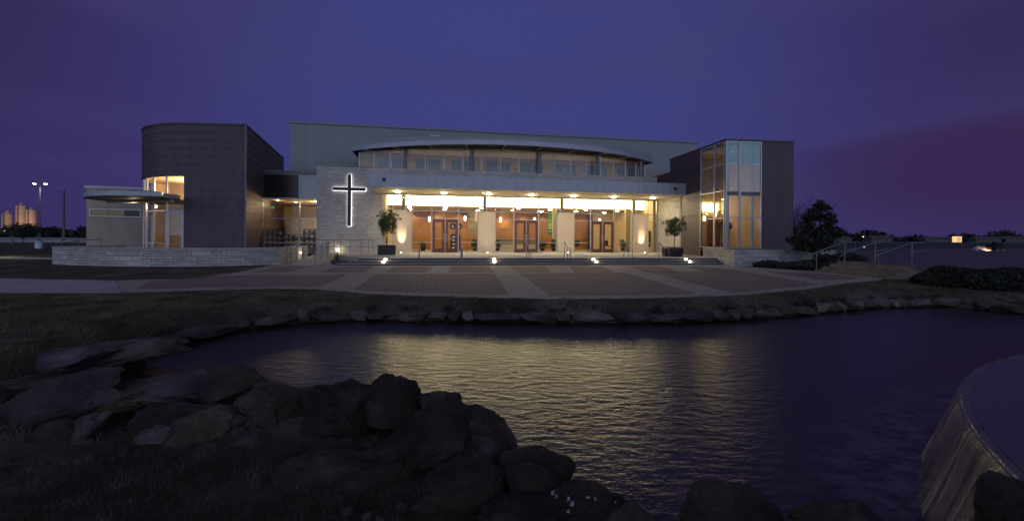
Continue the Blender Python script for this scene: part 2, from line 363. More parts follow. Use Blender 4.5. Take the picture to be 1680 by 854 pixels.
# --- lobby curtain wall
MU = [-.06, .64, 1.96, 3.40, 5.35, 6.81, 8.12, 9.57, 11.5, 12.95, 14.35, 15.74, 17.71, 19.28, 20.6, 21.4]
DOORS = {3, 7, 11}; PI_ = {1, 5, 9, 13}
for i, (a, b) in enumerate(zip(MU, MU[1:])):
    z0 = 3.40 if i in PI_ else (2.84 if i in DOORS else FL)
    fr = MB().box(a-.038, a+.038, -.06, .06, FL if i not in (2, 6, 10, 14) else FL, 4.6)
    if i == len(MU)-2: fr.box(b-.038, b+.038, -.06, .06, FL, 4.6)
    def H(z, h=.05, a=a, b=b, fr=fr): fr.box(a+.039, b-.039, -.05, .05, z-h/2, z+h/2)
    H(3.42, .06); H(4.56, .07)
    if i in DOORS:
        H(2.86, .06)
        mid = (a+b)/2; fr.box(mid-.025, mid+.025, -.05, .05, FL, 2.83)
    elif i not in PI_: H(2.86); H(1.12); H(FL+.05, .09)
    f = part('window', fr, 'frame')
    mk('pane', MB().face([(a+.03, 0.004, z0), (b-.03, 0.004, z0), (b-.03, 0.004, 4.57), (a+.03, 0.004, 4.57)]), M['glass'], f)
    if i in DOORS:
        mid = (a+b)/2
        for s, (da, db) in enumerate(((a+.04, mid-.03), (mid+.03, b-.04))):
            st = .19
            dm = MB().box(da, da+st, -.035, .02, FL+.01, 2.82).box(db-st, db, -.035, .02, FL+.01, 2.82).box(da+st+.0005, db-st-.0005, -.034, .019, 2.58, 2.82).box(da+st+.0005, db-st-.0005, -.034, .019, FL+.01, FL+.27)
            d = part('door', dm, 'door_wood')
            mk('door_glass', MB().face([(da+st, -.01, FL+.27), (db-st, -.01, FL+.27), (db-st, -.01, 2.58), (da+st, -.01, 2.58)]), M['glass'], d)
            hx = db-.08 if s == 0 else da+.08
            mk('handle', MB().tube([(hx, -.09, 1.15), (hx, -.09, 1.75)], .014).bar((hx, -.09, 1.2), (hx, -.03, 1.2), .02, .02).bar((hx, -.09, 1.7), (hx, -.03, 1.7), .02, .02), M['frame'], d)
            mk('push_bar', MB().bar((da+st, .06, 1.38), (db-st, .06, 1.38), .04, .04), M['frame'], d)
# --- clerestory: glass drum bowed towards the pond, with its shallow curved roof
def arc(u0, u1, v, bow, n):
    c = (u0+u1)/2; h = (u1-u0)/2; Rr = (h*h+bow*bow)/(2*bow); cy = v-bow+Rr; a0 = math.asin(h/Rr)
    return [(c+Rr*math.sin(t), cy-Rr*math.cos(t)) for t in [-a0+2*a0*k/n for k in range(n+1)]]
ga = arc(-2.67, 23.44, 6, 3.75, 18)
for i, (p, q) in enumerate(zip(ga, ga[1:])):
    fr = MB().bar((p[0], p[1], 5.95), (p[0], p[1], 8.62), .07, .07)
    for z in (6.02, 8.58, 6.78): fr.bar((p[0], p[1], z), (q[0], q[1], z), .06, .06)
    if i == 17: fr.bar((q[0], q[1], 5.95), (q[0], q[1], 8.62), .07, .07)
    f = part('clerestory_window', fr, 'frame')
    mk('pane', MB().face([(p[0], p[1], 6.0), (q[0], q[1], 6.0), (q[0], q[1], 8.6), (p[0], p[1], 8.6)]), M['glass_blue'], f)
ra = arc(-3.35, 24.4, 6, 5.3, 40); top = [(x, y) for x, y in ra]
rf = MB().prism(top+[(24.4, 11.9), (-3.35, 11.9)], 8.80, 8.95); part('clerestory_roof', rf, 'soffit_dark')
fm = MB(); fm.path([(x, y-.03) for x, y in ra], 8.70, 9.06); part('roof_gutter', fm, 'fascia_light')
fm = MB(); inn = arc(-2.95, 24.0, 6, 3.85, 40); fm.path(inn, 8.952, 9.62); part('roof_fascia', fm, 'fascia_mid')
part('roof_top', MB().prism([(x, y+.02) for x, y in inn]+[(24.0, 11.85), (-2.9, 11.85)], 9.50, 9.62), 'coping')
for i in range(10):
    t = (i+.5)/10; p = arc(-2.67, 23.44, 6, 3.75, 20)[2*i+1]; q = arc(-3.35, 24.4, 6, 5.3, 20)[2*i+1]
    d = Vector((q[0]-p[0], q[1]-p[1], 0)); e = Vector((p[0], p[1], 0))
    part('roof_bracket', MB().bar((p[0], p[1]+.3, 8.66), (q[0], q[1]+.05, 8.72), .09, .13), 'soffit')
    if i % 2: part('column', MB().cyl(p[0]+.25, p[1]-.28, 5.95, 8.66, .15, 16), 'coping')
part('roof_rail', MB().tube([(x, y-.55, 6.66) for x, y in arc(-2.4, 23.2, 6, 3.75, 24)], .035), 'frame')
part('gallery_ceiling', MB().prism([(x, y+.12) for x, y in ga]+[(23.4, 6.09), (-2.6, 6.09)], 8.66, 8.76), 'paint_cream')
# interior behind the clerestory
part('gallery_wall', MB().box(-2.6, 23.4, 6.1, 6.2, 5.95, 8.65), 'paint_warm')
for i in range(8):
    a = -1.2+3.1*i; f = part('gallery_window', MB().box(a, a+2.3, 6.02, 6.098, 6.0, 8.30), 'frame')
    mk('pane', MB().box(a+.06, a+1.1, 6.0, 6.018, 6.05, 8.24).box(a+1.18, a+2.24, 6.0, 6.018, 6.05, 8.24), M['pane_blue'], f)
for uu in (1.2, 5.6, 10.3, 15.0, 19.6):  # added uplights, hidden behind the parapet to light the gallery evenly
    f = part('added_uplight', MB().box(uu-.5, uu+.5, 4.55, 4.7, 5.951, 6.08), 'paint_white')
    for k in (-1, 1): lamp('added_uplight_lamp', 'POINT', (uu+k*.8, 4.6, 6.25), 19, (1., .80, .56), f, .15)
# --- library link between the round wing and the stone wall
cu0, cu1, cz = -8.62, -4.57, 6.05
fr_m = -6.15
for a, b, dk in ((cu0, fr_m, 1), (fr_m, cu1, 0)):
    fr = MB().box(a-.04, a+.04, 1.44, 1.56, .35, cz)
    if not dk: fr.box(b-.03, b+.01, 1.44, 1.56, .35, cz)
    for z in (cz-.05, 4.25, 2.78, 1.02): fr.box(a+.041, b-.041, 1.45, 1.55, z-.035, z+.035)
    f = part('window', fr, 'frame')
    mk('pane', MB().face([(a, 1.5, .4), (b, 1.5, .4), (b, 1.5, 4.22), (a, 1.5, 4.22)]), M['glass'], f)
    mk('upper_pane', MB().face([(a, 1.5, 4.28), (b, 1.5, 4.28), (b, 1.5, 6.0), (a, 1.5, 6.0)]), M['dark_pane'] if dk else M['glass_dim'], f)
part('link_roof', MB().box(cu0-.1, cu1+.01, 1.3, 11.9, cz+.003, cz+.2), 'coping')
part('link_backing', MB().box(cu0, cu1, 1.9, 1.95, 4.28, cz-.01), 'fascia')
part('library_ceiling', MB().box(-16, cu1, 1.96, 10.9, 4.25, 4.35), 'paint_cream')
part('library_floor', MB().box(-16, cu1, 1.56, 10.9, .2, .45), 'lobby_floor')
part('library_wall', MB().box(-16, cu1, 10.7, 10.85, .45, 4.249).box(cu1+.002, cu1+.1, 1.96, 10.9, .45, 4.249), 'paint_cream')
part('library_stone_wall', MB().prism([(-8.9, 7.6), (-6.2, 6.4), (-6.0, 8.4), (-8.9, 8.9)], .45, 3.1), 'limestone')
for uu, vv in ((-8.3, 3.6), (-7.4, 5.0), (-5.6, 4.2), (-5.2, 6.2)):
    f = part('ceiling_light', MB().lathe([(.12, 4.245), (.11, 4.235), (.09, 4.233)], (uu, vv), 12), 'paint_white')
    mk('bulb', MB().lathe([(.09, 4.235), (0, 4.222)], (uu, vv), 10), M['bulb'], f)
    lamp('ceiling_lamp', 'POINT', (uu, vv, 3.95), 10 if uu < -8 else (14 if uu < -7 else 80), (1., .74, .42), f, .08)
# --- the round wing
Rd = 5.57; cd = (-20.2, 27+Rd)
arcw = [(cd[0]+Rd*math.cos(t), cd[1]+Rd*math.sin(t)) for t in [R(195)+R(75)*k/28 for k in range(29)]]
full = arcw+[(-19, 27.08), (-17.8, 27.19), (-16.59, 27.3)]
side = [(-16.585, 27.3), (-17.84, 31.2), (-19.09, 35.1), (-20.34, 39)]
ZT = 8.33; ZG = 5.22; LAP = .485
def lp(pts): return [L(*p) for p in pts]
part('round_wing_cladding', MB().path(lp(full), ZG, ZT, LAP), 'cladding')
part('round_wing_cladding', MB().path(lp(full[28:]), .35, ZG-.001, LAP), 'cladding')
part('round_wing_side', MB().path(lp(side), .35, ZT, LAP), 'cladding')
part('corner_trim', MB().cyl(*L(-16.58, 27.29), .35, ZT, .05, 10), 'coping')
outer = [(cd[0]+(Rd+.06)*math.cos(t), cd[1]+(Rd+.06)*math.sin(t)) for t in [R(195)+R(75)*k/28 for k in range(29)]]+[(-16.52, 27.22), (-20.3, 39.05), (-27, 39)]
part('round_wing_roof', MB().prism(lp(outer), ZT+.002, ZT+.10), 'cladding')
part('round_wing_back', MB().path(lp([(-20.34, 39), (-25.6, 39), (-25.58, 31.1)]), .35, ZT), 'cladding')
0 and part('side_flue', MB().box(*[c for p in (L(-18.05, 31.5), L(-17.85, 32.1)) for c in p][0:1], L(-18.05, 31.5)[0]+.25, L(-18.05, 31.5)[1], L(-18.05, 31.5)[1]+.5, 5.5, 6.9), 'cladding')
# glazed lower front of the round wing
ri = Rd-.12
def gp(deg): return L(cd[0]+ri*math.cos(R(deg)), cd[1]+ri*math.sin(R(deg)))
degs = [197, 209, 221, 233, 244, 256.5, 269.8]
for i, (a, b) in enumerate(zip(degs, degs[1:])):
    p, q = gp(a), gp(b)
    fr = MB().bar((p[0], p[1], .4), (p[0], p[1], ZG), .09, .09)
    if i == 5: fr.bar((q[0], q[1], .4), (q[0], q[1], ZG), .09, .09)
    for z in (ZG-.04, 3.02, 1.0 if i < 5 else .5, .45): fr.bar((p[0], p[1], z), (q[0], q[1], z), .07, .07)
    f = part('window', fr, 'frame')
    mk('pane', MB().face([(p[0], p[1], .4), (q[0], q[1], .4), (q[0], q[1], ZG), (p[0], p[1], ZG)]), M['glass'], f)
    if i == 5:
        P, Q = Vector((p[0], p[1], 0)), Vector((q[0], q[1], 0)); e = Q-P
        A, B = P+e*.12, P+e*.90
        dm = MB()
        for X in (A, B): dm.bar((X.x, X.y-.04, .5), (X.x, X.y-.04, 2.98), .12, .06)
        for z in (.6, 2.9): dm.bar((A.x, A.y-.04, z), (B.x, B.y-.04, z), .055, .14)
        d = part('door', dm, 'frame')
        mk('door_glass', MB().face([(A.x, A.y-.03, .6), (B.x, B.y-.03, .6), (B.x, B.y-.03, 2.9), (A.x, A.y-.03, 2.9)]), M['glass'], d)
pr = [(cd[0]+5.2*math.cos(t), cd[1]+5.2*math.sin(t)) for t in [R(185)+R(95)*k/20 for k in range(21)]]
part('round_wing_ceiling', MB().prism(lp([(cd[0]+5.4*math.cos(t), cd[1]+5.4*math.sin(t)) for t in [R(190)+R(80)*k/20 for k in range(21)]]+[(-16.9, 27.5), (-18.8, 33), (-25.4, 33)]), 5.2, 5.35), 'paint_cream')
part('round_wing_floor', MB().prism(lp([(cd[0]+5.4*math.cos(t), cd[1]+5.4*math.sin(t)) for t in [R(190)+R(80)*k/20 for k in range(21)]]+[(-16.9, 27.5), (-18.8, 33), (-25.4, 33)]), .3, .42), 'lobby_floor')
part('round_wing_room_wall', MB().path(lp([(-25.42, 30.95), (-25.3, 32.4), (-22.0, 31.4), (-19.4, 31.2), (-18.2, 31.0)]), .42, 5.2).path(lp([(-20.05, 31.0), (-20.05, 27.15)]), .42, 5.2), 'paint_cream')
px_, py_ = L(-21.6, 29.6)
f = part('ceiling_light', MB().lathe([(.0, 5.1), (.2, 5.1), (.2, 5.19), (0, 5.195)], (px_, py_), 16), 'bulb_soft')
lamp('ceiling_lamp', 'POINT', (px_, py_, 4.5), 420, (1., .68, .34), f, .2)
# disc canopy over the side entrance of the round wing
el = [(-20.35, 26.9), (-20.3, 25.6)]
for k in range(0, 25):
    t = R(-62-200*k/24); el.append((-21.9+4.35*math.cos(t), 28.3+3.9*math.sin(t)))
can = [G_ for G_ in el]
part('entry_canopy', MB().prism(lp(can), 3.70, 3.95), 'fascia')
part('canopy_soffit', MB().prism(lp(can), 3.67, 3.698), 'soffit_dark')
part('canopy_beam', MB().bar((*L(-25.4, 27.6), 3.6), (*L(-20.6, 26.6), 3.6), .25, .2), 'soffit')
sl = MB()
for k in range(9): x = -22.6+.28*k; sl.bar((*L(x, 25.2), 3.98), (*L(x, 24.6), 3.98), .04, .06)
part('canopy_fins', sl, 'fascia')
lamp('canopy_lamp', 'POINT', (*L(-23.6, 27.4), 3.35), 26, (1., .78, .5), bld, .1)
# low block with the strip window, left end
a0 = D(142, 347, 32.5); a1 = D(242, 347, 34)
a1 = (a1[0]+.6, a1[1]); lb = [(a0[0], a0[1]), (a1[0], a1[1]), (a1[0], a1[1]+9), (a0[0], a0[1]+9)]
def lowp(t, o=0): return L(a0[0]+(a1[0]-a0[0])*t+.0*o, a0[1]+(a1[1]-a0[1])*t-o)
part('low_block_wall', MB().prism(lp(lb), 0, 4.95), 'panel_concrete')
part('low_block_coping', MB().prism(lp([(lb[0][0]-.1, lb[0][1]-.1), (lb[1][0], lb[1][1]-.1), lb[2], (lb[3][0]-.1, lb[3][1])]), 4.953, 5.15), 'fascia_light')
M['strip_lit'] = emit('strip_lit', (.12, .105, .06), .3)
for i in range(3):
    p, q = lowp(.055+.245*i, .04), lowp(.055+.245*(i+1), .04)
    z0, z1 = 2.88, 3.42
    fr = MB()
    for z in (z0, z1): fr.bar((*p, z), (*q, z), .08, .07)
    for X in (p, q): fr.bar((*X, z0), (*X, z1), .07, .07)
    f = part('strip_window', fr, 'frame')
    mk('pane', MB().face([(*p, z0), (*q, z0), (*q, z1), (*p, z1)]), M['strip_lit'] if i < 2 else M['dark_pane'], f)
# --- the square glass tower
Cx, Cy = 12.87, 26.5
ea = R(6.8); e = (math.cos(ea), math.sin(ea)); gl = math.hypot(.1306, 1); g = (-.1306/gl, 1/gl)
def T(a, b): return L(Cx+a*e[0]+b*g[0], Cy+a*e[1]+b*g[1])
TZ0, TZ1, TW = .93, 7.38, 4.46
GW, GS = 2.28, 2.62        # glazed width on the front and on the side
part('tower_cladding', MB().path([T(GW, 0), T(TW, 0), T(TW, 6.9)], TZ0, TZ1+.06, LAP), 'cladding')
part('tower_cladding', MB().path([T(0, 5.1), T(0, GS)], .3, TZ1+.06, LAP), 'cladding')
part('tower_cladding', MB().path([T(0, 6.9), T(0, 5.101)], 4.97, TZ1+.06, LAP), 'cladding')
part('tower_rear_wall', MB().path([T(0, 13), T(0, 6.901)], 4.97, 6.55, LAP).path([T(TW, 6.9), T(0, 6.9)], 4.97, TZ1+.05), 'cladding')
part('tower_roof', MB().prism([T(-.05, -.05), T(TW+.05, -.05), T(TW+.05, 6.95), T(-.05, 6.95)], TZ1+.062, TZ1+.15), 'cladding')
part('tower_back', MB().path([T(TW, 6.9), T(TW, 13), T(0, 13)], 0, 6.55), 'cladding')
part('tower_rear_roof', MB().prism([T(0, 6.96), T(TW, 6.96), T(TW, 13), T(0, 13)], 6.45, 6.56), 'cladding')
rows = [TZ0, 2.76, 4.42, 6.04, TZ1]
def tframe(P, Q, lit):
    fr = MB()
    for X in (P, Q): fr.bar((*X, TZ0), (*X, TZ1), .07, .07)
    for z in rows: fr.bar((*P, z if z > TZ0 else z+.03), (*Q, z if z > TZ0 else z+.03), .06, .06)
    f = part('tower_window', fr, 'frame')
    for r in range(4):
        z0, z1 = rows[r], rows[r+1]
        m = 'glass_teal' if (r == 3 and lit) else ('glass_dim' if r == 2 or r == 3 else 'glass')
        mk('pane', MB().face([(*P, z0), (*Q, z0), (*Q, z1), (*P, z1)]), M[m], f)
tframe(T(.02, -.03), T(.85, -.03), 1); tframe(T(.93, -.03), T(GW, -.03), 1)
tframe(T(-.03, 1.05), T(-.03, .06), 0); tframe(T(-.03, GS), T(-.03, 1.12), 0)
part('tower_floor', MB().prism([T(.1, .1), T(TW-.1, .1), T(TW-.1, 8), T(.1, 8)], .6, TZ0-.01), 'lobby_floor')
part('tower_room_wall', MB().path([T(.1, 5.2), T(3.0, 5.2), T(3.0, .1)][::1], TZ0, TZ1, 0).path([T(.12, 2.7), T(.12, 5.2)], TZ0, TZ1), 'paint_warm')
part('tower_ceiling', MB().prism([T(.1, .1), T(3, .1), T(3, 5.2), T(.1, 5.2)], TZ1-.2, TZ1-.1), 'paint_warm')
part('tower_cove', MB().bar((*T(.5, 5.05), 3.75), (*T(2.7, 5.05), 3.75), .05, .5), 'warm_glow')
part('tower_column', MB().cyl(*T(.42, .5), TZ0, TZ1-.2, .13, 14).cyl(*T(2.1, .5), TZ0, TZ1-.2, .1, 14), 'fascia')
part('tower_inner_beam', MB().bar((*T(.1, .4), 4.28), (*T(2.9, .4), 4.28), .12, .22), 'black')
for a, b, z, en in ((1.0, 2.6, 3.15, 22), (.4, 2.9, 2.85, 14)):
    P = T(a, b); f = part('pendant_light', MB().lathe([(0, z-.16), (.07, z-.12), (.08, z+.1), (.03, z+.16), (0, z+.17)], P, 14), 'bulb_soft')
    mk('cord', MB().tube([(*P, z+.16), (*P, TZ1-.2)], .008, 5), M['black'], f)
    lamp('pendant_lamp', 'POINT', (*P, z-.25), en, (1., .68, .34), f, .1)
f = part('ceiling_light', MB().box(T(1.4, 2)[0]-.3, T(1.4, 2)[0]+.3, T(1.4, 2)[1]-.3, T(1.4, 2)[1]+.3, TZ1-.24, TZ1-.201), 'paint_white')
lamp('ceiling_lamp', 'POINT', (*T(1.4, 2), 6.3), 5, (1., .70, .40), f, .2)
part('tower_door', MB().box(T(2.2, 5)[0]-.45, T(2.2, 5)[0]+.45, T(2.2, 5)[1]-.3, T(2.2, 5)[1]-.2, TZ0, 3.0), 'door_wood')
# ================================================================ site
POND = [(-5.3, 5.45), (-5.85, 6.3), (-5.95, 7.42), (-5.58, 9.0), (-4.63, 9.83), (-3.37, 10.16), (-1.6, 10.12), (.15, 9.99), (2, 10.0), (3.66, 10.11), (5.3, 10.45), (6.89, 11.0), (8.8, 11.9), (10.49, 12.57), (12.9, 12.89), (13.65, 11.69), (19, 11), (24, 8), (24, -7), (5, -7), (3.6, .3), (2.7, 1.8), (1.9, 2.6), (1.1, 2.95), (.55, 3.35), (0, 3.9), (-.5, 4.7), (-1.03, 5.1), (-2.15, 5.25), (-3.5, 5.1), (-4.6, 5.0)]
WZ = -.45
def sdist(X, Y):
    P = np.array(POND); Q = np.roll(P, -1, 0); d = np.full(X.shape, 1e9); ins = np.zeros(X.shape, bool)
    for (ax, ay), (bx, by) in zip(P, Q):
        ex, ey = bx-ax, by-ay; t = np.clip(((X-ax)*ex+(Y-ay)*ey)/(ex*ex+ey*ey), 0, 1)
        d = np.minimum(d, np.hypot(X-ax-t*ex, Y-ay-t*ey))
        c = ((ay > Y) != (by > Y)) & (X < (bx-ax)*(Y-ay)/((by-ay) if by != ay else 1e-9)+ax); ins ^= c
    return np.where(ins, -d, d)
def hgt(X, Y):
    X = np.asarray(X, float); Y = np.asarray(Y, float); s = sdist(X, Y)
    bw = np.where(Y > 8, .62, .95); t = np.clip(s/bw, 0, 1); t = t*t*(3-2*t)
    out = -.50+.50*t; inn = -.50+np.clip(s/.8, -1, 0)*.8
    q = np.clip((5.9-Y)/2.0, 0, 1); near = q*q*(3-2*q)
    return np.where(s >= 0, out, inn)+np.where(s > .3, .05*np.sin(X*1.3+.6)*np.sin(Y*1.1)*np.clip((9.5-Y)/2, 0, 1), 0)-np.where(s > 0, .36*near*np.clip(s/.5, 0, 1), 0)
def axis(a, b, st, far):
    c = list(np.arange(a, b+st/2, st)); x = b; d = st; hi = []
    while x < far: d *= 1.35; x += d; hi.append(x)
    x = a; d = st; lo = []
    while x > -far: d *= 1.35; x -= d; lo.append(x)
    return np.array(lo[::-1]+c+hi)
xs, ys = axis(-16, 22, .2, 4000), axis(-4, 17, .17, 4000)
X, Y = np.meshgrid(xs, ys); Z = hgt(X, Y)
me = bpy.data.meshes.new('lawn_ground'); nx, ny = len(xs), len(ys)
idx = np.arange(nx*ny).reshape(ny, nx)
F = np.stack([idx[:-1, :-1], idx[:-1, 1:], idx[1:, 1:], idx[1:, :-1]], -1).reshape(-1, 4)
me.from_pydata(np.stack([X, Y, Z], -1).reshape(-1, 3).tolist(), [], F.tolist()); me.polygons.foreach_set('use_smooth', [True]*len(F))
def lawn_mat():
    m, nt, p, N, K = newmat('lawn'); v = coords(nt)
    a = ramp(nt, nz(nt, v, .55, 6), [(.3, (.045, .052, .026)), (.5, (.10, .098, .065)), (.72, (.21, .19, .16))])
    b = ramp(nt, nz(nt, v, 16, 8, .7), [(.25, (.35,)*3), (.75, (1, 1, 1))]); K(mult(nt, a, b), p.inputs['Base Color']); p.inputs['Roughness'].default_value = .95; p.inputs['Specular IOR Level'].default_value = .1
    K(bump(nt, nz(nt, v, 28, 8, .7), 1., .04), p.inputs['Normal']); return m
M['lawn'] = lawn_mat(); me.materials.append(M['lawn'])
ground = bpy.data.objects.new('lawn_ground', me); COL.objects.link(ground); ground['kind'] = 'structure'
def struct(name, mb, mat, **k): o = mk(name, mb, M[mat] if isinstance(mat, str) else mat, **k); o['kind'] = 'structure'; return o
# --- pond water
def water_mat(name, base, rough, s1, s2):
    m, nt, p, N, K = newmat(name); v = coords(nt, scale=(1., 1.9, 1)); v2 = coords(nt, scale=(1, 1.5, 1), rot=.35)
    p.inputs['Base Color'].default_value = base+(1,); p.inputs['Roughness'].default_value = rough; p.inputs['Specular Tint'].default_value = (1., .95, .82, 1); p.inputs['IOR'].default_value = 1.33; p.inputs['Specular IOR Level'].default_value = 1.0
    n1 = nz(nt, v, 5.0, 3, .6); n2 = nz(nt, v2, 15., 3, .6)
    b1 = N('ShaderNodeBump'); b1.inputs['Strength'].default_value = s1; b1.inputs['Distance'].default_value = .065; K(n1, b1.inputs['Height'])
    b2 = N('ShaderNodeBump'); b2.inputs['Strength'].default_value = s2; b2.inputs['Distance'].default_value = .024; K(n2, b2.inputs['Height']); K(b1.outputs[0], b2.inputs['Normal']); K(b2.outputs[0], p.inputs['Normal'])
    return m
M['water'] = water_mat('water', (.024, .012, .012), .27, .27, .19)
M['basin_water'] = water_mat('basin_water', (.065, .062, .085), .22, .35, .35)
struct('pond_water', MB().face([(-7.5, -8, WZ), (25, -8, WZ), (25, 14, WZ), (-7.5, 14, WZ)]), 'water')
# --- round weir basin, lower right
bc = (7.75, -.63); RB = 5.8
bas = root('fountain_basin', (bc[0], bc[1], 0), 0, 'large round raised basin spilling water over its rim into the pond', 'fountain basin')
M['wet_stone'] = plain('wet_stone', (.10, .085, .06), .2, 0, .5, 4, .5, 12)
mk('basin_wall', MB().lathe([(RB-.15, -1.2), (RB-.05, -1.2), (RB+.02, .17), (RB+.05, .20), (RB+.08, .238), (RB+.01, .247), (RB-.15, .2)], n=180), M['wet_stone'], bas, smooth=False)
o = mk('water_surface', MB().lathe([(RB+.01, .25), (0, .25)], n=120), M['basin_water'], bas)
def fall_mat():
    m, nt, p, N, K = newmat('falling_water'); v = coords(nt, 'UV', (6, .35, 1)); f = nz(nt, v, 1.6, 6, .65); v2 = coords(nt, 'UV', (2.2, .3, 1)); f2 = nz(nt, v2, 1.5, 3, .5)
    K(ramp(nt, f, [(.30, (.12, .11, .075)), (.72, (.70, .64, .42))]), p.inputs['Base Color']); p.inputs['Roughness'].default_value = .28  # golden streaks: the lobby's warm reflection is put into the base colour
    ml = N('ShaderNodeMath'); ml.operation = 'MULTIPLY'; K(f, ml.inputs[0]); K(f2, ml.inputs[1])
    mr = N('ShaderNodeMapRange'); K(ml.outputs[0], mr.inputs[0]); mr.inputs[1].default_value = .14; mr.inputs[2].default_value = .40; mr.inputs[3].default_value = .10; mr.inputs[4].default_value = .62; K(mr.outputs[0], p.inputs['Alpha'])
    K(bump(nt, f, .5, .03), p.inputs['Normal']); return m
M['falling_water'] = fall_mat()
mb = MB(); nA = 220
prof = []
for k in range(13):
    t = k/12; prof.append((RB+.06+.26*math.sqrt(t)*(.45+.55*t), .25-.72*t))
for a in range(nA):
    t0, t1 = PI*.55+PI*.75*a/nA, PI*.55+PI*.75*(a+1)/nA
    w0, w1 = [1+.006*math.sin(37*x)+.004*math.sin(91*x+1) for x in (t0, t1)]
    for (r0, z0), (r1, z1) in zip(prof, prof[1:]):
        def PP(r, w, t, z): rr = r+(w-1)*3*(.25-z); return (rr*math.cos(t), rr*math.sin(t), z)
        mb.face([PP(r0, w0, t0, z0), PP(r0, w1, t1, z0), PP(r1, w1, t1, z1), PP(r1, w0, t0, z1)], [(t0*RB, z0), (t1*RB, z0), (t1*RB, z1), (t0*RB, z1)])
mk('water_curtain', mb, M['falling_water'], bas, smooth=True)
def foam_mat():
    m, nt, p, N, K = newmat('foam'); v = coords(nt); f = nz(nt, v, 5, 7, .75); p.inputs['Base Color'].default_value = (.45, .42, .48, 1); p.inputs['Roughness'].default_value = .7
    tc = N('ShaderNodeVectorMath'); tc.operation = 'LENGTH'; K(v, tc.inputs[0]); a = N('ShaderNodeMapRange'); K(tc.outputs['Value'], a.inputs[0]); a.inputs[1].default_value = RB+.2; a.inputs[2].default_value = RB+1.3; a.inputs[3].default_value = .55; a.inputs[4].default_value = 0
    g = N('ShaderNodeMapRange'); K(f, g.inputs[0]); g.inputs[1].default_value = .42; g.inputs[2].default_value = .75; ml = N('ShaderNodeMath'); ml.operation = 'MULTIPLY'; K(g.outputs[0], ml.inputs[0]); K(a.outputs[0], ml.inputs[1]); K(ml.outputs[0], p.inputs['Alpha']); return m
M['foam'] = foam_mat()
mk('foam', MB().lathe([(RB+1.4, WZ+.008), (RB+.15, WZ+.02)], n=120), M['foam'], bas)
# --- plaza
NEAR = [(-10.12, 11.4), (-7.82, 12.26), (-6.7, 12.47), (-5.7, 12.42), (-4.7, 12.0), (-3.83, 11.51), (-2.5, 11.2), (-1.21, 11.0), (.98, 10.76), (3.35, 10.98), (6.15, 11.72), (9, 13.3), (11.63, 15.2), (13.36, 16.02), (14.3, 16.9)]
far = [(14.12, 20.3), (12.2, 23.85), (12.1, 27.5), (-2, 28.5), (-13.4, 29.2), (-12.3, 22.95), (-11.01, 17.26), (-10.9, 15.0), (-12.9, 14.3)]
struct('plaza', MB().prism(NEAR+far, -.3, .022), 'paver_tan')
struct('footpath', MB().prism([(-12.92, 14.3), (-10.16, 11.42), (-13.04, 11.2), (-24, 11.0), (-60, 10.5), (-60, 16.6), (-24, 15.2), (-17.24, 14.78)], -.3, .018), 'concrete_path')
def near_y(x):
    for p, q in zip(NEAR, NEAR[1:]):
        if p[0] <= x <= q[0]: return p[1]+(q[1]-p[1])*(x-p[0])/(q[0]-p[0])
    return 99
def band_u(k, v):        # joint lines fan slightly
    return .68+k*5.12+(v+22)*(.0+.0867*(k-.0) if k >= 0 else .0)*1.0
PZ = .026
cuts = [k for k in (-2, -1, 0, 1, 2, 3, 4)]
fld = 0
for k in (-1, 0, 1, 2, 3):
    poly = []; w = .52
    lo = lambda v: band_u(k, v)+w; hi = lambda v: band_u(k+1, v)-w
    v1 = -15.1
    if k == -1: lo = lambda v: -5.2+(v+22)*.0
    def nearv(uf):
        v = v1
        while v > -26:
            u_ = uf(v); x, y = W(u_, v)
            if y < near_y(x)+.38: return v+.02
            v -= .04
        return -26
    n = 16; bot = []
    for i in range(n+1):
        t = i/n; uf = lambda v, t=t: lo(v)*(1-t)+hi(v)*t
        v = nearv(uf); bot.append(W(uf(v), v))
    if k == -1:
        b0 = [q for q in bot if q[0] > -9.9]; bot = [(-10.35, 12.1), (-9.1, 12.35)]+[q for q in bot if q[0] > -8.2]
        top_ = [W(hi(v1), v1), (-10.75, 15.4)]
        poly = bot+[W(hi(v1), v1), W(-4.9, v1)]+[(-11.3, 14.35)]
        poly = bot+[W(hi(v1), v1), W(-4.1, v1), (-11.6, 14.0)]
    elif k == 3:
        poly = [W(lo(-19.5), -19.5), (12.6, 16.4), (13.75, 17.2), (13.5, 19.2), W(lo(-15.5), -15.5)]
    else: poly = bot+[W(hi(v1), v1), W(lo(v1), v1)]
    struct('brick_paving', MB().face([(x, y, PZ) for x, y in (poly if True else 0)]), 'paver_red')
fields = [(413, 457, 510, 470), (521.7, 560, 613, 597), (633, 647, 713, 700), (735, 742, 801, 812), (850, 835, 893, 905), (942, 934, 990, 1008), (1060, 1030, 1085, 1120), (1160, 1122, 1150, 1222)]
for a, b, c, d in fields:
    P = [G(a, 446.4 if a < 1100 else 446, PZ), G(d, 446.4 if a < 1100 else 444, PZ), G(c, 436.6, PZ), G(b, 436.6, PZ)]
    struct('brick_paving', MB().face([(x, y, PZ) for x, y in P]), 'paver_red')
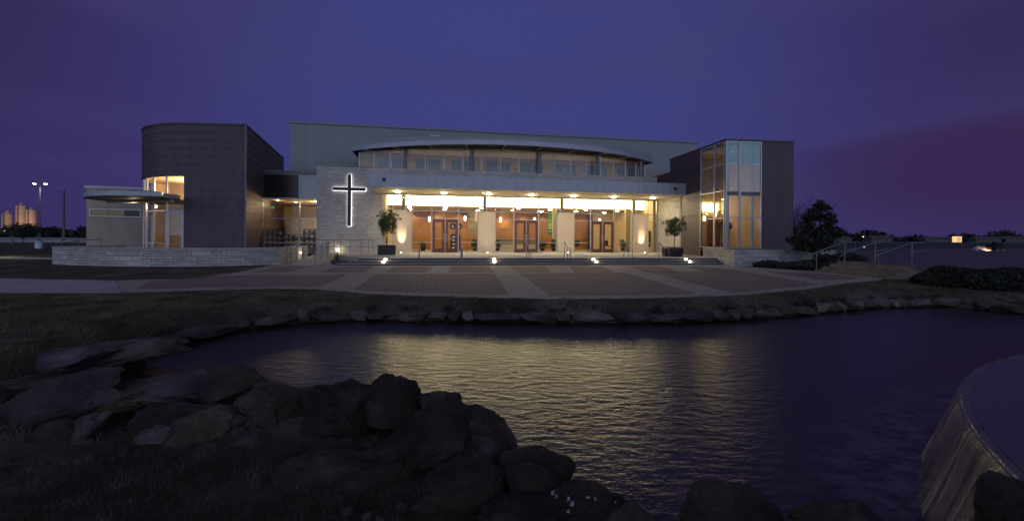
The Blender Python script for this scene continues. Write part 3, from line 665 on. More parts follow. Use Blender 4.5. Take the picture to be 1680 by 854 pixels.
# --- terrace and steps
def ev(u): return -8.72-.045*u
TL = [(-.45, ev(0)), (20.6, ev(20.6)), (20.9, -5), (22.5, 0), (21.5, .05), (-.1, .05), (-.1, -.31), (-.7, -.31), (-.7, -2.2), (-2.8, -2.84)]
def WL(pts): return [W(*p) for p in pts]
terr = struct('terrace', MB().prism(WL(TL), 0, FL), 'concrete')
for k in (1, 2):
    z = FL-.122*k; o_ = .36*k
    poly = [(-.45-.45*k, ev(0)-o_), (20.7, ev(20.7)-o_), (20.7, ev(20.7)+.3), (-2.0, ev(0)+.9)]
    struct('step', MB().prism(WL(poly), 0, z-.03), 'slate')
    poly2 = [(-.47-.45*k, ev(0)-o_-.015), (20.71, ev(20.7)-o_-.015), (20.71, ev(20.7)-o_+.362), (-.1-.45*k, ev(0)-o_+.362)]
    struct('step_tread', MB().prism(WL(poly2), z-.029, z), 'concrete')
struct('step', MB().prism(WL([(-.45, ev(0)-.012), (20.65, ev(20.65)-.012), (20.65, ev(20.65)-.001), (-.45, ev(0)-.001)]), .245, FL-.03), 'slate')
# ramp: first run away from the viewer, then a landing along the stone wall
FLp, FRp, BRp, BLp = (-11.45, 22.6), (-10.15, 22.6), (-11.6, 29.0), (-13.15, 29.0)
mb = MB()
def slab(P, Zs, zb=-.1):
    mb.face([(p[0], p[1], z) for p, z in zip(P, Zs)])
    for i in range(len(P)):
        j = (i+1) % len(P); mb.face([(*P[i], zb), (*P[j], zb), (*P[j], Zs[j]), (*P[i], Zs[i])])
slab([FLp, FRp, BRp, BLp], [.03, .03, .29, .29])
slab([BLp, W(-2.75, -2.86), W(-.72, -2.21), W(-.72, -.31), W(-4.6, -.31), (-13.5, 30.6)], [.291, .345, .36, .36, .33, .291])
struct('ramp', mb, 'concrete')
mb = MB()
a, b = Vector((-10.1, 22.75)), Vector((-11.5, 28.6)); nrm = Vector((.14, .03))
P = [a, a+nrm, b+nrm, b]; slab([tuple(p) for p in P], [.09, .09, .46, .46])
c = mk('ramp_side_wall', mb, M['concrete']); setp(c, 'low wedge shaped concrete side wall rising beside the ramp', 'ramp wall')
# --- low stone garden walls
def lowwall(name, pts, z0, z1, th, label, mat='limestone_rough'):
    r = root(name, (0, 0, 0), 0, label, 'stone wall'); mb = MB(); mb.path(pts, z0, z1)
    n = []
    for i in range(len(pts)):
        p, q = pts[max(i-1, 0)], pts[min(i+1, len(pts)-1)]; dx, dy = q[0]-p[0], q[1]-p[1]; l = math.hypot(dx, dy); n.append((-dy/l, dx/l))
    back = [(p[0]+m_[0]*th, p[1]+m_[1]*th) for p, m_ in zip(pts, n)]
    mb.path(back[::-1], z0, z1)
    for i in (0, -1): mb.face([(*pts[i], z0), (*pts[i], z1), (*back[i], z1), (*back[i], z0)])
    mk('wall_stones', mb, M[mat], r)
    of = [(p[0]-m_[0]*.03, p[1]-m_[1]*.03) for p, m_ in zip(pts, n)]; ob = [(p[0]+m_[0]*.03, p[1]+m_[1]*.03) for p, m_ in zip(back, n)]
    cp = MB()
    for i in range(len(pts)-1): cp.prism([of[i], of[i+1], ob[i+1], ob[i]], z1+.002, z1+.06)
    mk('wall_cap', cp, M['concrete'], r); return r
lw = lowwall('garden_wall', [(-24.6, 27.5), (-23.15, 22.1), (-22.3, 21.72), (-21.2, 21.38), (-19.98, 21.12), (-18.6, 20.92), (-17.2, 20.83), (-15.9, 20.9), (-14.7, 21.25), (-13.4, 22.0), (-12.35, 22.85), (-12.25, 23.1), (-13.3, 28.6)], -.1, .84, .35, 'long curved low stone wall in front of the round wing')
rw = lowwall('garden_wall', [(12.28, 28.2), (12.15, 23.95), (18.55, 25.1)], -.1, .86, .4, 'low stone wall wrapping the foot of the glass tower')
pg = MB().prism([(-24.2, 27.6), (-22.9, 22.4), (-20, 21.5), (-17, 21.3), (-14.8, 21.7), (-12.8, 23.3), (-13.6, 29), (-16.3, 31), (-24, 31)], 0, .42)
struct('patio', pg, 'concrete')
struct('tower_bed', MB().prism([(12.5, 24.4), (17.5, 25.3), (17.6, 27), (12.9, 26.4), (12.6, 28)], 0, .84), 'concrete')
# raised pavement right of the plaza, and its stairs
struct('upper_pavement', MB().prism([(15.45, 16.6), (15.5, 20.6), (17.0, 24.2), (17.8, 30), (24, 43), (90, 47), (120, 30), (90, 14), (17.5, 14.6)], -.3, .49), 'asphalt')
for k in range(4):
    x0 = 14.15+.34*k
    st = struct('stair_step', MB().prism([(x0, 20.5), (x0+.25, 16.85-.06*k), (15.9, 16.4), (15.9, 20.5)], -.2, .1225*(k+1)-.001*k), 'concrete_old')
# far car park, roads
struct('road', MB().prism([(-260, 190), (-40, 190), (-32, 84), (-150, 84)], -.2, .05), 'concrete_path')
struct('road', MB().prism([(60, 62), (300, 66), (300, 88), (60, 80)], -.2, .05), 'asphalt')
struct('road', MB().prism([(100, 300), (700, 320), (700, 350), (100, 330)], -.2, .3), 'asphalt')
struct('pavement', MB().prism([(-60, 29.5), (-25, 26.3), (-25, 27.6), (-60, 31.5)], -.2, .03), 'concrete')
# --- railings
def railing(pts, label, group, mid=True, cat='railing', drop=.9):
    """pts: foot points (x, y, z); a post at each, top and middle rail"""
    b = Vector(pts[0]); r = root('handrail', tuple(b), 0, label, cat, group); P = [Vector(p)-b for p in pts]
    for p in P: mk('post', MB().tube([p, p+Vector((0, 0, drop))], .021), M['rail'], r)
    mk('top_rail', MB().tube([p+Vector((0, 0, drop)) for p in P], .025), M['rail'], r)
    if mid: mk('middle_rail', MB().tube([p+Vector((0, 0, drop*.48)) for p in P], .017), M['rail'], r)
    return r
def lerp(a, b, t): return tuple(a[i]+(b[i]-a[i])*t for i in range(len(a)))
gR = 'steel railings of the entrance ramp'
railing([lerp((-11.55, 22.5, .03), (-13.15, 28.9, .28), t) for t in (0, .14, .34, .56, .8, 1)], 'steel ramp railing running along the end of the curved stone wall', gR)
railing([lerp((-10.2, 22.7, .05), (-11.6, 28.6, .3), t) for t in (0, .3, .6, 1)], 'steel railing above the wedge shaped ramp side wall', gR)
railing([(*W(u, -2.55), FL) for u in (-4.4, -3.4, -3.25, -2.5, -1.9, -1.2, -.75, -.45)], 'steel railing along the upper landing below the cross', gR)
gS = 'handrails on the terrace steps'
names = ['left of the left pair of doors', 'just right of the left pair of doors', 'in front of the middle pair of doors', 'before the pier right of the middle doors', 'in front of the right pair of doors', 'beside the round headed tree at the right end']
for u, nm in zip((2.72, 4.95, 8.62, 10.8, 14.35, 16.5), names):
    b = Vector((*W(u, ev(u)), 0)); dv = Vector((*W(u, ev(u)-1), 0))-b; dv.normalize()
    up = -dv*.25
    r = root('handrail', tuple(b), 0, 'stair handrail '+nm, 'handrail', gS)
    off = Vector((.0, 0, 0))
    A = up+Vector((0, 0, FL)); Bm = dv*.32+Vector((0, 0, .244)); Cc = dv*.85+Vector((0, 0, .02))
    for p in (A, Bm, Cc):
        top_z = {0: FL+.9, 1: FL+.62, 2: .93}[(A, Bm, Cc).index(p)]
        mk('post', MB().tube([p, Vector((p.x, p.y, top_z))], .02), M['rail'], r)
    mk('top_rail', MB().tube([Vector((A.x, A.y, FL+.9)), Vector((Bm.x, Bm.y, FL+.62)), Vector((Cc.x, Cc.y, .93))], .024), M['rail'], r)
gT = 'handrails on the side stairs'
for i, (yy, nm) in enumerate(((20.3, 'at the far edge of the side stairs, by the dark tree'), (18.6, 'in the middle of the side stairs on the right'), (16.9, 'at the near edge of the side stairs, behind the hedge'))):
    r = root('handrail', (14.1, yy, 0), 0, 'grey handrail '+nm, 'handrail', gT)
    pts = [(-.25, 0, .62), (-.18, 0, .80), (0, 0, .92), (1.3, 0, 1.40), (1.75, 0, 1.40), (1.78, 0, 1.33), (1.78, 0, 1.08), (1.4, 0, 1.05)]
    mk('top_rail', MB().tube(pts, .026), M['rail'], r)
    for x, z0, z1 in ((.0, 0, .92), (1.3, .45, 1.4)): mk('post', MB().tube([(x, 0, z0), (x, 0, z1)], .024), M['rail'], r)
railing([(-24.3+2.2*t, 23.4+.2*t, .42+.25*t) for t in (0, .5, 1)], 'dark handrail rising behind the left end of the curved stone wall', None, False, drop=.62)
# --- recessed step lights
gL = 'warm lights set into the step risers'
def glow(loc, label, cat, group, r=.085, en=7, out=(0, -1, 0), strength='bulb_step', parentname='step_light', sq=.55):
    o = root(parentname, loc, 0, label, cat, group)
    d = Vector(out).normalized(); q = d.to_track_quat('Z', 'Y')
    m = MB().lathe([(0, .0), (r*1.15, .0), (r*1.15, .012), (r, .014)], n=16); h = mk('housing', m, M['frame'], o); h.rotation_euler = q.to_euler(); h.scale = (1, sq, 1) if abs(d.z) < .5 else (1, 1, 1)
    m = MB().lathe([(r, .013), (r*.6, .03), (0, .034)], n=16); h = mk('lens', m, M[strength], o); h.rotation_euler = q.to_euler(); h.scale = (1, sq, 1) if abs(d.z) < .5 else (1, 1, 1)
    if en: lamp('step_lamp', 'POINT', tuple(d*.22+Vector((0, 0, -.0))), en, (1., .78, .46), o, .06)
    return o
for i, (p1, p2) in enumerate((((632.5, 425), (629.4, 429.3)), ((810.5, 425.), (811, 429.3)), ((973.6, 424.5), (978, 428.7)), ((1125, 424), (1132, 428.2)))):
    nm = ['near the left planter', 'below the second stone pier', 'below the third stone pier', 'near the right planter'][i]
    for k, (px, py) in enumerate((p1, p2)):
        rx, rz = ray(px, py)
        # intersect with riser plane v = ev(u) - .36k
        best = None
        for s_ in np.arange(22.5, 29, .01):
            u, v = L(rx*s_, s_)
            if v > ev(u)-.36*k-.03: best = s_; break
        x, y = rx*best, best; z = FL-.122*k-.062
        glow((x, y, z), ('upper' if k == 0 else 'lower')+' glowing step light '+nm, 'step light', gL, .085, 3.5, (ST*1., -CT, 0))
u_, z_ = -3.05, .55
glow((*W(-3.1, -.31), .56), 'bright wall light low on the stone wall below the cross', 'wall light', 'wall lights along the ramp', .09, 7, (ST, -CT, 0), sq=.6)
glow((-13.0, 27.0, .5), 'small bright wall light beside the ramp', 'wall light', 'wall lights along the ramp', .05, 5, (1, -.3, 0), sq=.8)
# ground uplights at the piers
for i, uc in enumerate((1.25, 7.45, 13.65, 19.95)):
    nm = ['left pier beside the bushy planter tree', 'second stone pier', 'third stone pier', 'right pier beside the round headed tree'][i]
    o = glow((*W(uc, -.80), FL+.002), 'round ground uplight at the foot of the '+nm, 'uplight', 'ground uplights before the piers', .05, 0, (0, 0, 1), 'bulb_step', 'uplight')
    strong = i in (0, 3)
    lamp('uplight_lamp', 'SPOT', (0, 0, .05), 520 if strong else 20, (1., .72, .38), o, .03, 34 if strong else 75, (Vector((*W(uc, -.22), 1.15))-Vector((*W(uc, -.80), 0)))*1., 1.)
# --- illuminated cross
cx = -2.33; cr = root('wall_cross', (*W(cx, -.42), 0), TH, 'dark wall cross with a white glowing outline', 'cross')
def crossmesh(g, y0, y1):
    w = .115+g; mb = MB(); zt, zb, zc = 5.86+g, 2.22-g, 4.84; ar = 1.1+g
    pts = [(-w, zb), (w, zb), (w, zc-w), (ar, zc-w), (ar, zc+w), (w, zc+w), (w, zt), (-w, zt), (-w, zc+w), (-ar, zc+w), (-ar, zc-w), (-w, zc-w)]
    mb.face([(x, y0, z) for x, z in pts]); mb.face([(x, y1, z) for x, z in pts[::-1]])
    for p, q in zip(pts, pts[1:]+pts[:1]): mb.face([(p[0], y1, p[1]), (q[0], y1, q[1]), (q[0], y0, q[1]), (p[0], y0, p[1])])
    return mb
mk('cross_face', crossmesh(0, -.06, 0), M['dark_bronze'], cr)
mk('light_rim', crossmesh(.013, .02, .05), M['halo'], cr)
# ================================================================ foliage helpers
rng = np.random.default_rng(7)
def cards(name, C, size, mat, parent=None, jitter=.35, narrow=.45, kind=None):
    """many small leaf faces at the points C"""
    n = len(C); a = rng.normal(size=(n, 3)); a /= np.linalg.norm(a, axis=1)[:, None]; b = rng.normal(size=(n, 3)); b -= (b*a).sum(1)[:, None]*a; b /= np.linalg.norm(b, axis=1)[:, None]
    s = size*(1+jitter*rng.normal(size=n))[:, None]; a = a*s; b = b*s*narrow
    V = np.stack([C-a, C-b+a*.1, C+a, C+b+a*.1], 1).reshape(-1, 3)
    me = bpy.data.meshes.new(name); me.vertices.add(4*n); me.vertices.foreach_set('co', V.astype(np.float32).ravel())
    me.loops.add(4*n); me.loops.foreach_set('vertex_index', np.arange(4*n, dtype=np.int32)); me.polygons.add(n); me.polygons.foreach_set('loop_start', np.arange(0, 4*n, 4, dtype=np.int32)); me.polygons.foreach_set('loop_total', np.full(n, 4, dtype=np.int32))
    me.update(calc_edges=True); me.materials.append(M[mat]); o = bpy.data.objects.new(name, me); COL.objects.link(o)
    if parent: o.parent = parent
    if kind: o['kind'] = kind
    return o
def clumps(c, r, n, cr, per, flat=.8, lo=-1.):
    out = []
    for i in range(n):
        while True:
            p = rng.uniform(-1, 1, 3)
            if p[2] < lo: continue
            if .35 < np.linalg.norm(p) < 1: break
        q = np.array(c)+p*np.array(r)*.85; out.append(q+rng.normal(size=(per, 3))*cr*np.array([1, 1, flat])*rng.uniform(.6, 1.3))
    return np.concatenate(out)
def limbs(name, base, tips, r0, parent, mat='bark', wob=.08):
    mb = MB()
    for t in tips:
        b = Vector(base); t = Vector(t); pts = [b.lerp(t, k/5)+Vector(rng.normal(size=3)*wob*(k/5))*(t-b).length*.3 for k in range(6)]; pts[0] = b
        mb.tube(pts, [r0*(1-.75*k/5) for k in range(6)], 6)
    return mk(name, mb, M[mat], parent)
# planter trees on the terrace
x, y = G(635, 417.3, FL)
pl = root('planter', (x, y, FL), TH, 'square black planter box at the left end of the terrace', 'planter', 'planters on the terrace')
mk('box', MB().prism([(-.52, -.52), (.52, -.52), (.52, .52), (-.52, .52)], 0, .56).box(-.55, .55, -.55, -.47, .561, .60).box(-.55, .55, .47, .55, .561, .60).box(-.55, -.47, -.469, .469, .561, .60).box(.47, .55, -.469, .469, .561, .60), M['planter'], pl)
tr = root('ornamental_tree', (x, y, FL+.56), 0, 'bushy multi stemmed small tree in the square planter left of the doors', 'tree')
ts = [(rng.normal()*.38, rng.normal()*.25, rng.uniform(1.2, 2.0)) for _ in range(11)]
limbs('trunk', (0, 0, 0), [(a*.5, b*.5, 1.0) for a, b, c in ts[:8]], .02, tr)
limbs('branch', (0, 0, .75), ts, .016, tr)
cards('crown', np.concatenate([clumps((0, 0, 1.5), (.66, .6, .78), 60, .10, 60), clumps((.02, 0, 1.45), (1.02, .8, 1.02), 46, .055, 26)]), .046, 'leaf', tr)
x, y = G(1103, 420, FL)
pl = root('planter', (x, y, FL), TH, 'wide dark planter bowl at the right end of the terrace', 'planter', 'planters on the terrace')
mk('box', MB().lathe([(0, 0), (.60, 0), (.66, .3), (.67, .56), (.60, .56), (.58, .5), (0, .5)], n=28), M['planter'], pl)
tr = root('ornamental_tree', (x+.1, y, FL+.5), 0, 'round headed standard tree in the wide planter by the tower', 'tree')
limbs('trunk', (0, 0, 0), [(.02, 0, .95)], .035, tr)
limbs('branch', (.02, 0, .8), [(rng.normal()*.35, rng.normal()*.3, rng.uniform(1.2, 1.8)) for _ in range(9)], .016, tr)
cards('crown', np.concatenate([clumps((0, 0, 1.45), (.62, .55, .62), 44, .10, 60), clumps((.02, 0, 1.45), (.93, .8, .88), 44, .055, 26)]), .044, 'leaf', tr)
# big dark tree right of the tower
tr = root('evergreen_tree', (16.3, 23.6, 0), 0, 'dark evergreen tree standing right of the glass tower', 'tree')
limbs('trunk', (0, 0, 0), [(.02, 0, 1.1)], .075, tr)
limbs('branch', (.0, 0, .8), [(rng.uniform(-1, 1.1), rng.normal()*.4, rng.uniform(1.5, 3.2)) for _ in range(14)], .035, tr)
cA = [clumps((-.2, 0, 1.45), (1.35, 1., .7), 62, .12, 75), clumps((.2, 0, 2.3), (1.0, .8, .8), 46, .11, 75), clumps((.35, 0, 3.0), (.6, .5, .62), 20, .10, 75), clumps((1.1, 0, 1.95), (.5, .4, .4), 12, .08, 75), clumps((.1, 0, 2.1), (1.45, .9, 1.5), 34, .05, 30)]
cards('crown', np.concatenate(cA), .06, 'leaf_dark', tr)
# bare tree behind it
tr = root('bare_tree', (20.2, 31.5, 0), 0, 'leafless twiggy tree behind the dark evergreen', 'tree')
limbs('trunk', (0, 0, 0), [(0, 0, 1.6)], .09, tr)
tw = MB()
for i in range(60):
    t = Vector((rng.normal()*1.1, rng.normal()*.8, rng.uniform(2.2, 4.4))); b = Vector((0, 0, 1.3))
    m_ = b.lerp(t, .5)+Vector((rng.normal()*.15, 0, .2)); tw.tube([b, m_, t], [.03, .018, .006], 4)
    for _ in range(4): e_ = m_.lerp(t, rng.uniform(.1, 1)); tw.tube([e_, e_+Vector((rng.normal()*.35, rng.normal()*.3, rng.uniform(.1, .5)))], [.009, .004], 3)
mk('branch', tw, M['twig'], tr)
cards('crown', clumps((0, 0, 3.0), (1.6, 1.2, 1.3), 60, .16, 14), .035, 'twig', tr)
# planting bed in front of the tower wall
def plantbed(name, poly, n, h, size, mat, label=None, kind='stuff', cat=None):
    P = np.array(poly); lo, hi = P.min(0), P.max(0); pts = []
    while len(pts) < n:
        q = rng.uniform(lo, hi); ins = False
        for (ax, ay), (bx, by) in zip(poly, poly[1:]+poly[:1]):
            if (ay > q[1]) != (by > q[1]) and q[0] < (bx-ax)*(q[1]-ay)/(by-ay)+ax: ins = not ins
        if ins: pts.append((q[0], q[1], rng.uniform(0, h)*(.6+.4*math.sin(q[0]*3.1)*math.cos(q[1]*2.3)+.2)))
    return cards(name, np.array(pts), size, mat, kind=kind)
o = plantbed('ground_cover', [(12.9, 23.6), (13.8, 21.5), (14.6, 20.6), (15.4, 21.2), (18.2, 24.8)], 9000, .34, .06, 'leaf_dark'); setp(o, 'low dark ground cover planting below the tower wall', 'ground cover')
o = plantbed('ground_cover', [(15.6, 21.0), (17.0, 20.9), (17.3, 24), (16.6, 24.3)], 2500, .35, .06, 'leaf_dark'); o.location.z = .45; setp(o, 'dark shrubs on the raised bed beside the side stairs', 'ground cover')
# hedge
hd = root('hedge', (14.5, 15.4, 0), 0, 'long dark clipped hedge at the right edge, behind the pond', 'hedge')
pts = []
HL = [(13.75, 15.35), (15.2, 14.7), (17.5, 14.1), (21, 13.6), (26, 13.4)]
for i in range(46000):
    s = rng.uniform(0, 4); k = int(s); f = s-k; a, b = HL[k], HL[k+1]; x = a[0]+(b[0]-a[0])*f; y = a[1]+(b[1]-a[1])*f
    t = rng.uniform(0, PI); rr = rng.uniform(.75, 1.03); endk = min(1, .45+s*1.2)
    pts.append((x+.55*math.cos(t)*rr*endk-14.5, y-.45+1.3*math.cos(t)*rr*endk-15.4, (.56+.05*math.sin(x*4)+.03*math.sin(x*11))*math.sin(t)**.6*rr*endk))
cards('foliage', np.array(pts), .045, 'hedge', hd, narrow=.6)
core = MB()
for (a, b) in zip(HL[1:], HL[2:]): core.bar((a[0]-14.5, a[1]-15.4, .1), (b[0]-14.5, b[1]-15.4, .1), .9, .75)
mk('branch_core', core, M['hedge'], hd)
fl = []
for i in range(26):
    x = rng.uniform(16.5, 21); y = 14.3-.12*(x-16.5)+rng.normal()*.25; fl.append(np.array([x, y, .62+rng.uniform(-.03, .07)])+rng.normal(size=(9, 3))*.03)
o = cards('white_flowers', np.concatenate(fl), .03, 'petal', narrow=.8, kind='stuff'); setp(o, 'small white flowers scattered along the top of the hedge', 'flowers')
# ================================================================ rocks
def rock_mat(name, c1, c2, c3, moss=(.03, .035, .015), rough=.85):
    m, nt, p, N, K = newmat(name); v = coords(nt)
    oi = N('ShaderNodeObjectInfo'); ad = N('ShaderNodeVectorMath'); ad.operation = 'ADD'; K(v, ad.inputs[0]); cb = N('ShaderNodeCombineXYZ'); ml = N('ShaderNodeMath'); ml.operation = 'MULTIPLY'; K(oi.outputs['Random'], ml.inputs[0]); ml.inputs[1].default_value = 40
    for i in range(3): K(ml.outputs[0], cb.inputs[i])
    K(cb.outputs[0], ad.inputs[1]); v = ad.outputs[0]
    a = ramp(nt, nz(nt, v, 2.2, 6, .6), [(.25, c1), (.5, c2), (.75, c3)])
    ms = nz(nt, v, 1.3, 5); r_ = N('ShaderNodeMapRange'); K(ms, r_.inputs[0]); r_.inputs[1].default_value = .52; r_.inputs[2].default_value = .66; r_.inputs[4].default_value = .7
    mx = N('ShaderNodeMix'); mx.data_type = 'RGBA'; K(r_.outputs[0], mx.inputs[0]); K(a, mx.inputs[6]); mx.inputs[7].default_value = moss+(1,)
    hs = N('ShaderNodeHueSaturation'); K(mx.outputs[2], hs.inputs['Color']); vr = N('ShaderNodeMapRange'); K(oi.outputs['Random'], vr.inputs[0]); vr.inputs[3].default_value = .6; vr.inputs[4].default_value = 1.35; K(vr.outputs[0], hs.inputs['Value'])
    fine = ramp(nt, nz(nt, v, 18, 8, .7), [(.25, (.45,)*3), (.8, (1, 1, 1))]); K(mult(nt, hs.outputs[0], fine), p.inputs['Base Color'])
    p.inputs['Roughness'].default_value = rough; p.inputs['Specular IOR Level'].default_value = .3
    vs = coords(nt, scale=(1, 1, 3.5)); st = nz(nt, vs, 5, 6, .6); mm = N('ShaderNodeMath'); mm.operation = 'ADD'; K(st, mm.inputs[0]); K(nz(nt, v, 24, 8, .65), mm.inputs[1])
    K(bump(nt, mm.outputs[0], 1., .06), p.inputs['Normal']); return m
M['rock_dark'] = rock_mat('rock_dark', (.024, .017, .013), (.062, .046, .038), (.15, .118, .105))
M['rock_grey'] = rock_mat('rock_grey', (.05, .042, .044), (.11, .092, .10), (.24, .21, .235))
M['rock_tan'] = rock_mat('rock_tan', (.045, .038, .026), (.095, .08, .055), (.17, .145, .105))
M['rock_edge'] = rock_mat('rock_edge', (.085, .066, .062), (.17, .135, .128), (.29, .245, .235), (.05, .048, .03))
M['mortar'] = plain('mortar', (.10, .085, .095), .9, 0, .4, 6, .6, 25)
M['lichen'] = plain('lichen', (.30, .33, .34), .9, 0, .5, 40)
def rockmesh(name, seed, sx, sy, sz, res, p=4.0, amp=.16):
    V, F_ = [], []
    import itertools
    def add(ax, sg):
        b0 = len(V)
        for i in range(res+1):
            for j in range(res+1):
                a, b = -1+2*i/res, -1+2*j/res; q = [0, 0, 0]; q[ax] = sg; q[(ax+1) % 3] = a; q[(ax+2) % 3] = b; V.append(q)
        for i in range(res):
            for j in range(res):
                k = b0+i*(res+1)+j; f = (k, k+res+1, k+res+2, k+1); F_.append(f if sg > 0 else f[::-1])
    for ax in range(3):
        for sg in (1, -1): add(ax, sg)
    out = []
    so = Vector((seed*3.71, seed*1.93, seed*5.17))
    rr_ = random.Random(seed); planes = []
    for _ in range(20):
        pn = Vector((rr_.gauss(0, 1), rr_.gauss(0, 1), rr_.gauss(0, .8))).normalized(); planes.append((pn, rr_.uniform(.62, .95)))
    for q in V:
        v = Vector(q); l = (abs(v.x)**p+abs(v.y)**p+abs(v.z)**p)**(1/p); v = v/l
        n = noise.noise(v*1.1+so)*1.5*amp+noise.noise(v*2.6+so)*amp*.7+noise.noise(v*7+so)*amp*.22+noise.noise(v*17+so)*amp*.08
        cell = noise.cell(v*1.7+so)*amp*.25
        for pn, pd in planes:
            e_ = v.dot(pn)-pd
            if e_ > 0: v = v-pn*e_*.92
        st_ = noise.noise(Vector((math.floor(v.z*5.5+2*noise.noise(v*1.2+so))*1.7+seed, 3.3, 0)))
        w = v*(1+n*.78+.10*(abs(noise.noise(v*4.5+so))-.2)+.045*abs(noise.noise(v*12+so))+(.055*st_ if abs(v.z) < .9 else 0))+Vector((0, 0, .035*noise.noise(Vector((v.x*2, v.y*2, v.z*9))+so))); out.append((w.x*sx*(1+.12*noise.noise(so+Vector((w.z*2, 0, 0)))), w.y*sy, w.z*sz*(1+.22*noise.noise(Vector((w.x*1.4, w.y*1.4, 0))+so))))
    me = bpy.data.meshes.new(name); me.from_pydata(out, [], F_)
    import bmesh
    bm = bmesh.new(); bm.from_mesh(me); bmesh.ops.remove_doubles(bm, verts=bm.verts, dist=1e-4); bm.to_mesh(me); bm.free(); me.polygons.foreach_set('use_smooth', [True]*len(me.polygons)); me.set_sharp_from_angle(angle=R(34)); return me
def rock(loc, dims, rot, mat, label, group, seed, res=14, tilt=(0, 0), p=4., amp=.16, name='rock'):
    o = bpy.data.objects.new(name, rockmesh(name, seed, dims[0]/2, dims[1]/2, dims[2]/2, res, p, amp)); o.data.materials.append(M[mat]); COL.objects.link(o)
    o.location = loc; o.rotation_euler = (tilt[0], tilt[1], rot); return setp(o, label, 'rock', group)
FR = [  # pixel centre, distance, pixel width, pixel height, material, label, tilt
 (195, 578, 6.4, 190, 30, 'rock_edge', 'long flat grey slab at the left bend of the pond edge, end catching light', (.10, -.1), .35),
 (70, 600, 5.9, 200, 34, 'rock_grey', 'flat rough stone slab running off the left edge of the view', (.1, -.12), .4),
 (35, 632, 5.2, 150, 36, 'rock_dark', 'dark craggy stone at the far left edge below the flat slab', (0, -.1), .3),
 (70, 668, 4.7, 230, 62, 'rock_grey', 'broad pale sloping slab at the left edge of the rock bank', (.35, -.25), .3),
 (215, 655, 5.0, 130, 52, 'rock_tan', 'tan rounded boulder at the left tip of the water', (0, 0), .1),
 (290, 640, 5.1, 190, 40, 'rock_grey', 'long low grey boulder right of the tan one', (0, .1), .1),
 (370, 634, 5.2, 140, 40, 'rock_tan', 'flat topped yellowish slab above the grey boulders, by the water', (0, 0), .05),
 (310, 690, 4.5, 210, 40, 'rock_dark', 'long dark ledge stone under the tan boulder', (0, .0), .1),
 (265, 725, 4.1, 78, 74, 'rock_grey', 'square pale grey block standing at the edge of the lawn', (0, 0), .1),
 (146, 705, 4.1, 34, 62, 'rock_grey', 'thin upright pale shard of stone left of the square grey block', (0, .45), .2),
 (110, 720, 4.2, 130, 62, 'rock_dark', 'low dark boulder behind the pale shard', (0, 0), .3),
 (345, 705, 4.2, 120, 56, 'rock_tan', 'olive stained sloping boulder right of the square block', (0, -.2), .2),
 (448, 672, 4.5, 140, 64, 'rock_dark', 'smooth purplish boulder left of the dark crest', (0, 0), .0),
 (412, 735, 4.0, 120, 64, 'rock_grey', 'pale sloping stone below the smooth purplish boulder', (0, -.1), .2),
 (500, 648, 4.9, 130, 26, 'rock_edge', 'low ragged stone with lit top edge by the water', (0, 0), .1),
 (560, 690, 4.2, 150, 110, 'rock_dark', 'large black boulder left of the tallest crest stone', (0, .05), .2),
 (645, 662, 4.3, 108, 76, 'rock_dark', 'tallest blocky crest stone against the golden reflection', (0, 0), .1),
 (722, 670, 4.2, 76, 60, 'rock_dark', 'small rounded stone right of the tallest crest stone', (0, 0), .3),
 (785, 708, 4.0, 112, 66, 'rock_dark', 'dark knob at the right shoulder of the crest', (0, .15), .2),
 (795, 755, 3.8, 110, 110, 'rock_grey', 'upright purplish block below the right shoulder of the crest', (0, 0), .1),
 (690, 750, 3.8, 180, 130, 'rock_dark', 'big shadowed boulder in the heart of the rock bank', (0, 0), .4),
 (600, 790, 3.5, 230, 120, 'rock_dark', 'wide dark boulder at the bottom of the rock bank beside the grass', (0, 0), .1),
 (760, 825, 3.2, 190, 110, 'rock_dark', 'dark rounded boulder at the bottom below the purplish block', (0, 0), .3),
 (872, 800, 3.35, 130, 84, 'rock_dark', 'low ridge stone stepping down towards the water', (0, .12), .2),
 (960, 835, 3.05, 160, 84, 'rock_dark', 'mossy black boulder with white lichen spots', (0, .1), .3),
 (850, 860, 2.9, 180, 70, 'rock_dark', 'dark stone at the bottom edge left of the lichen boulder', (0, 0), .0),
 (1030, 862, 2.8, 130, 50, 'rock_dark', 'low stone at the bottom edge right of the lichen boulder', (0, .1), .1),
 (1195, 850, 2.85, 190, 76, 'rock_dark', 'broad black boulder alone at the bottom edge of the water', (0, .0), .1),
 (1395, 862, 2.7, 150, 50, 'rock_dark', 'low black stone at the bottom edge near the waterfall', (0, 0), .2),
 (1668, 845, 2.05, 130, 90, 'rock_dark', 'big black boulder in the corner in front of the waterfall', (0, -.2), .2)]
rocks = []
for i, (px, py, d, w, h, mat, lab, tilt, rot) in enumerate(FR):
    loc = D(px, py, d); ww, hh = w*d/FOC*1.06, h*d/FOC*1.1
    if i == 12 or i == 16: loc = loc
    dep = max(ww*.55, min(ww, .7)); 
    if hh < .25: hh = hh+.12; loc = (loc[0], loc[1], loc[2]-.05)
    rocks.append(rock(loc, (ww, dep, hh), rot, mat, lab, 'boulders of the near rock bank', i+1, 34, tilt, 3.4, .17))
lr = rocks[24]
for (px, py, s) in ((908, 806, .035), (932, 818, .03), (936, 832, .035), (966, 814, .04), (1010, 822, .03), (886, 814, .012)):
    x, y, z = D(px, py, 2.86); 
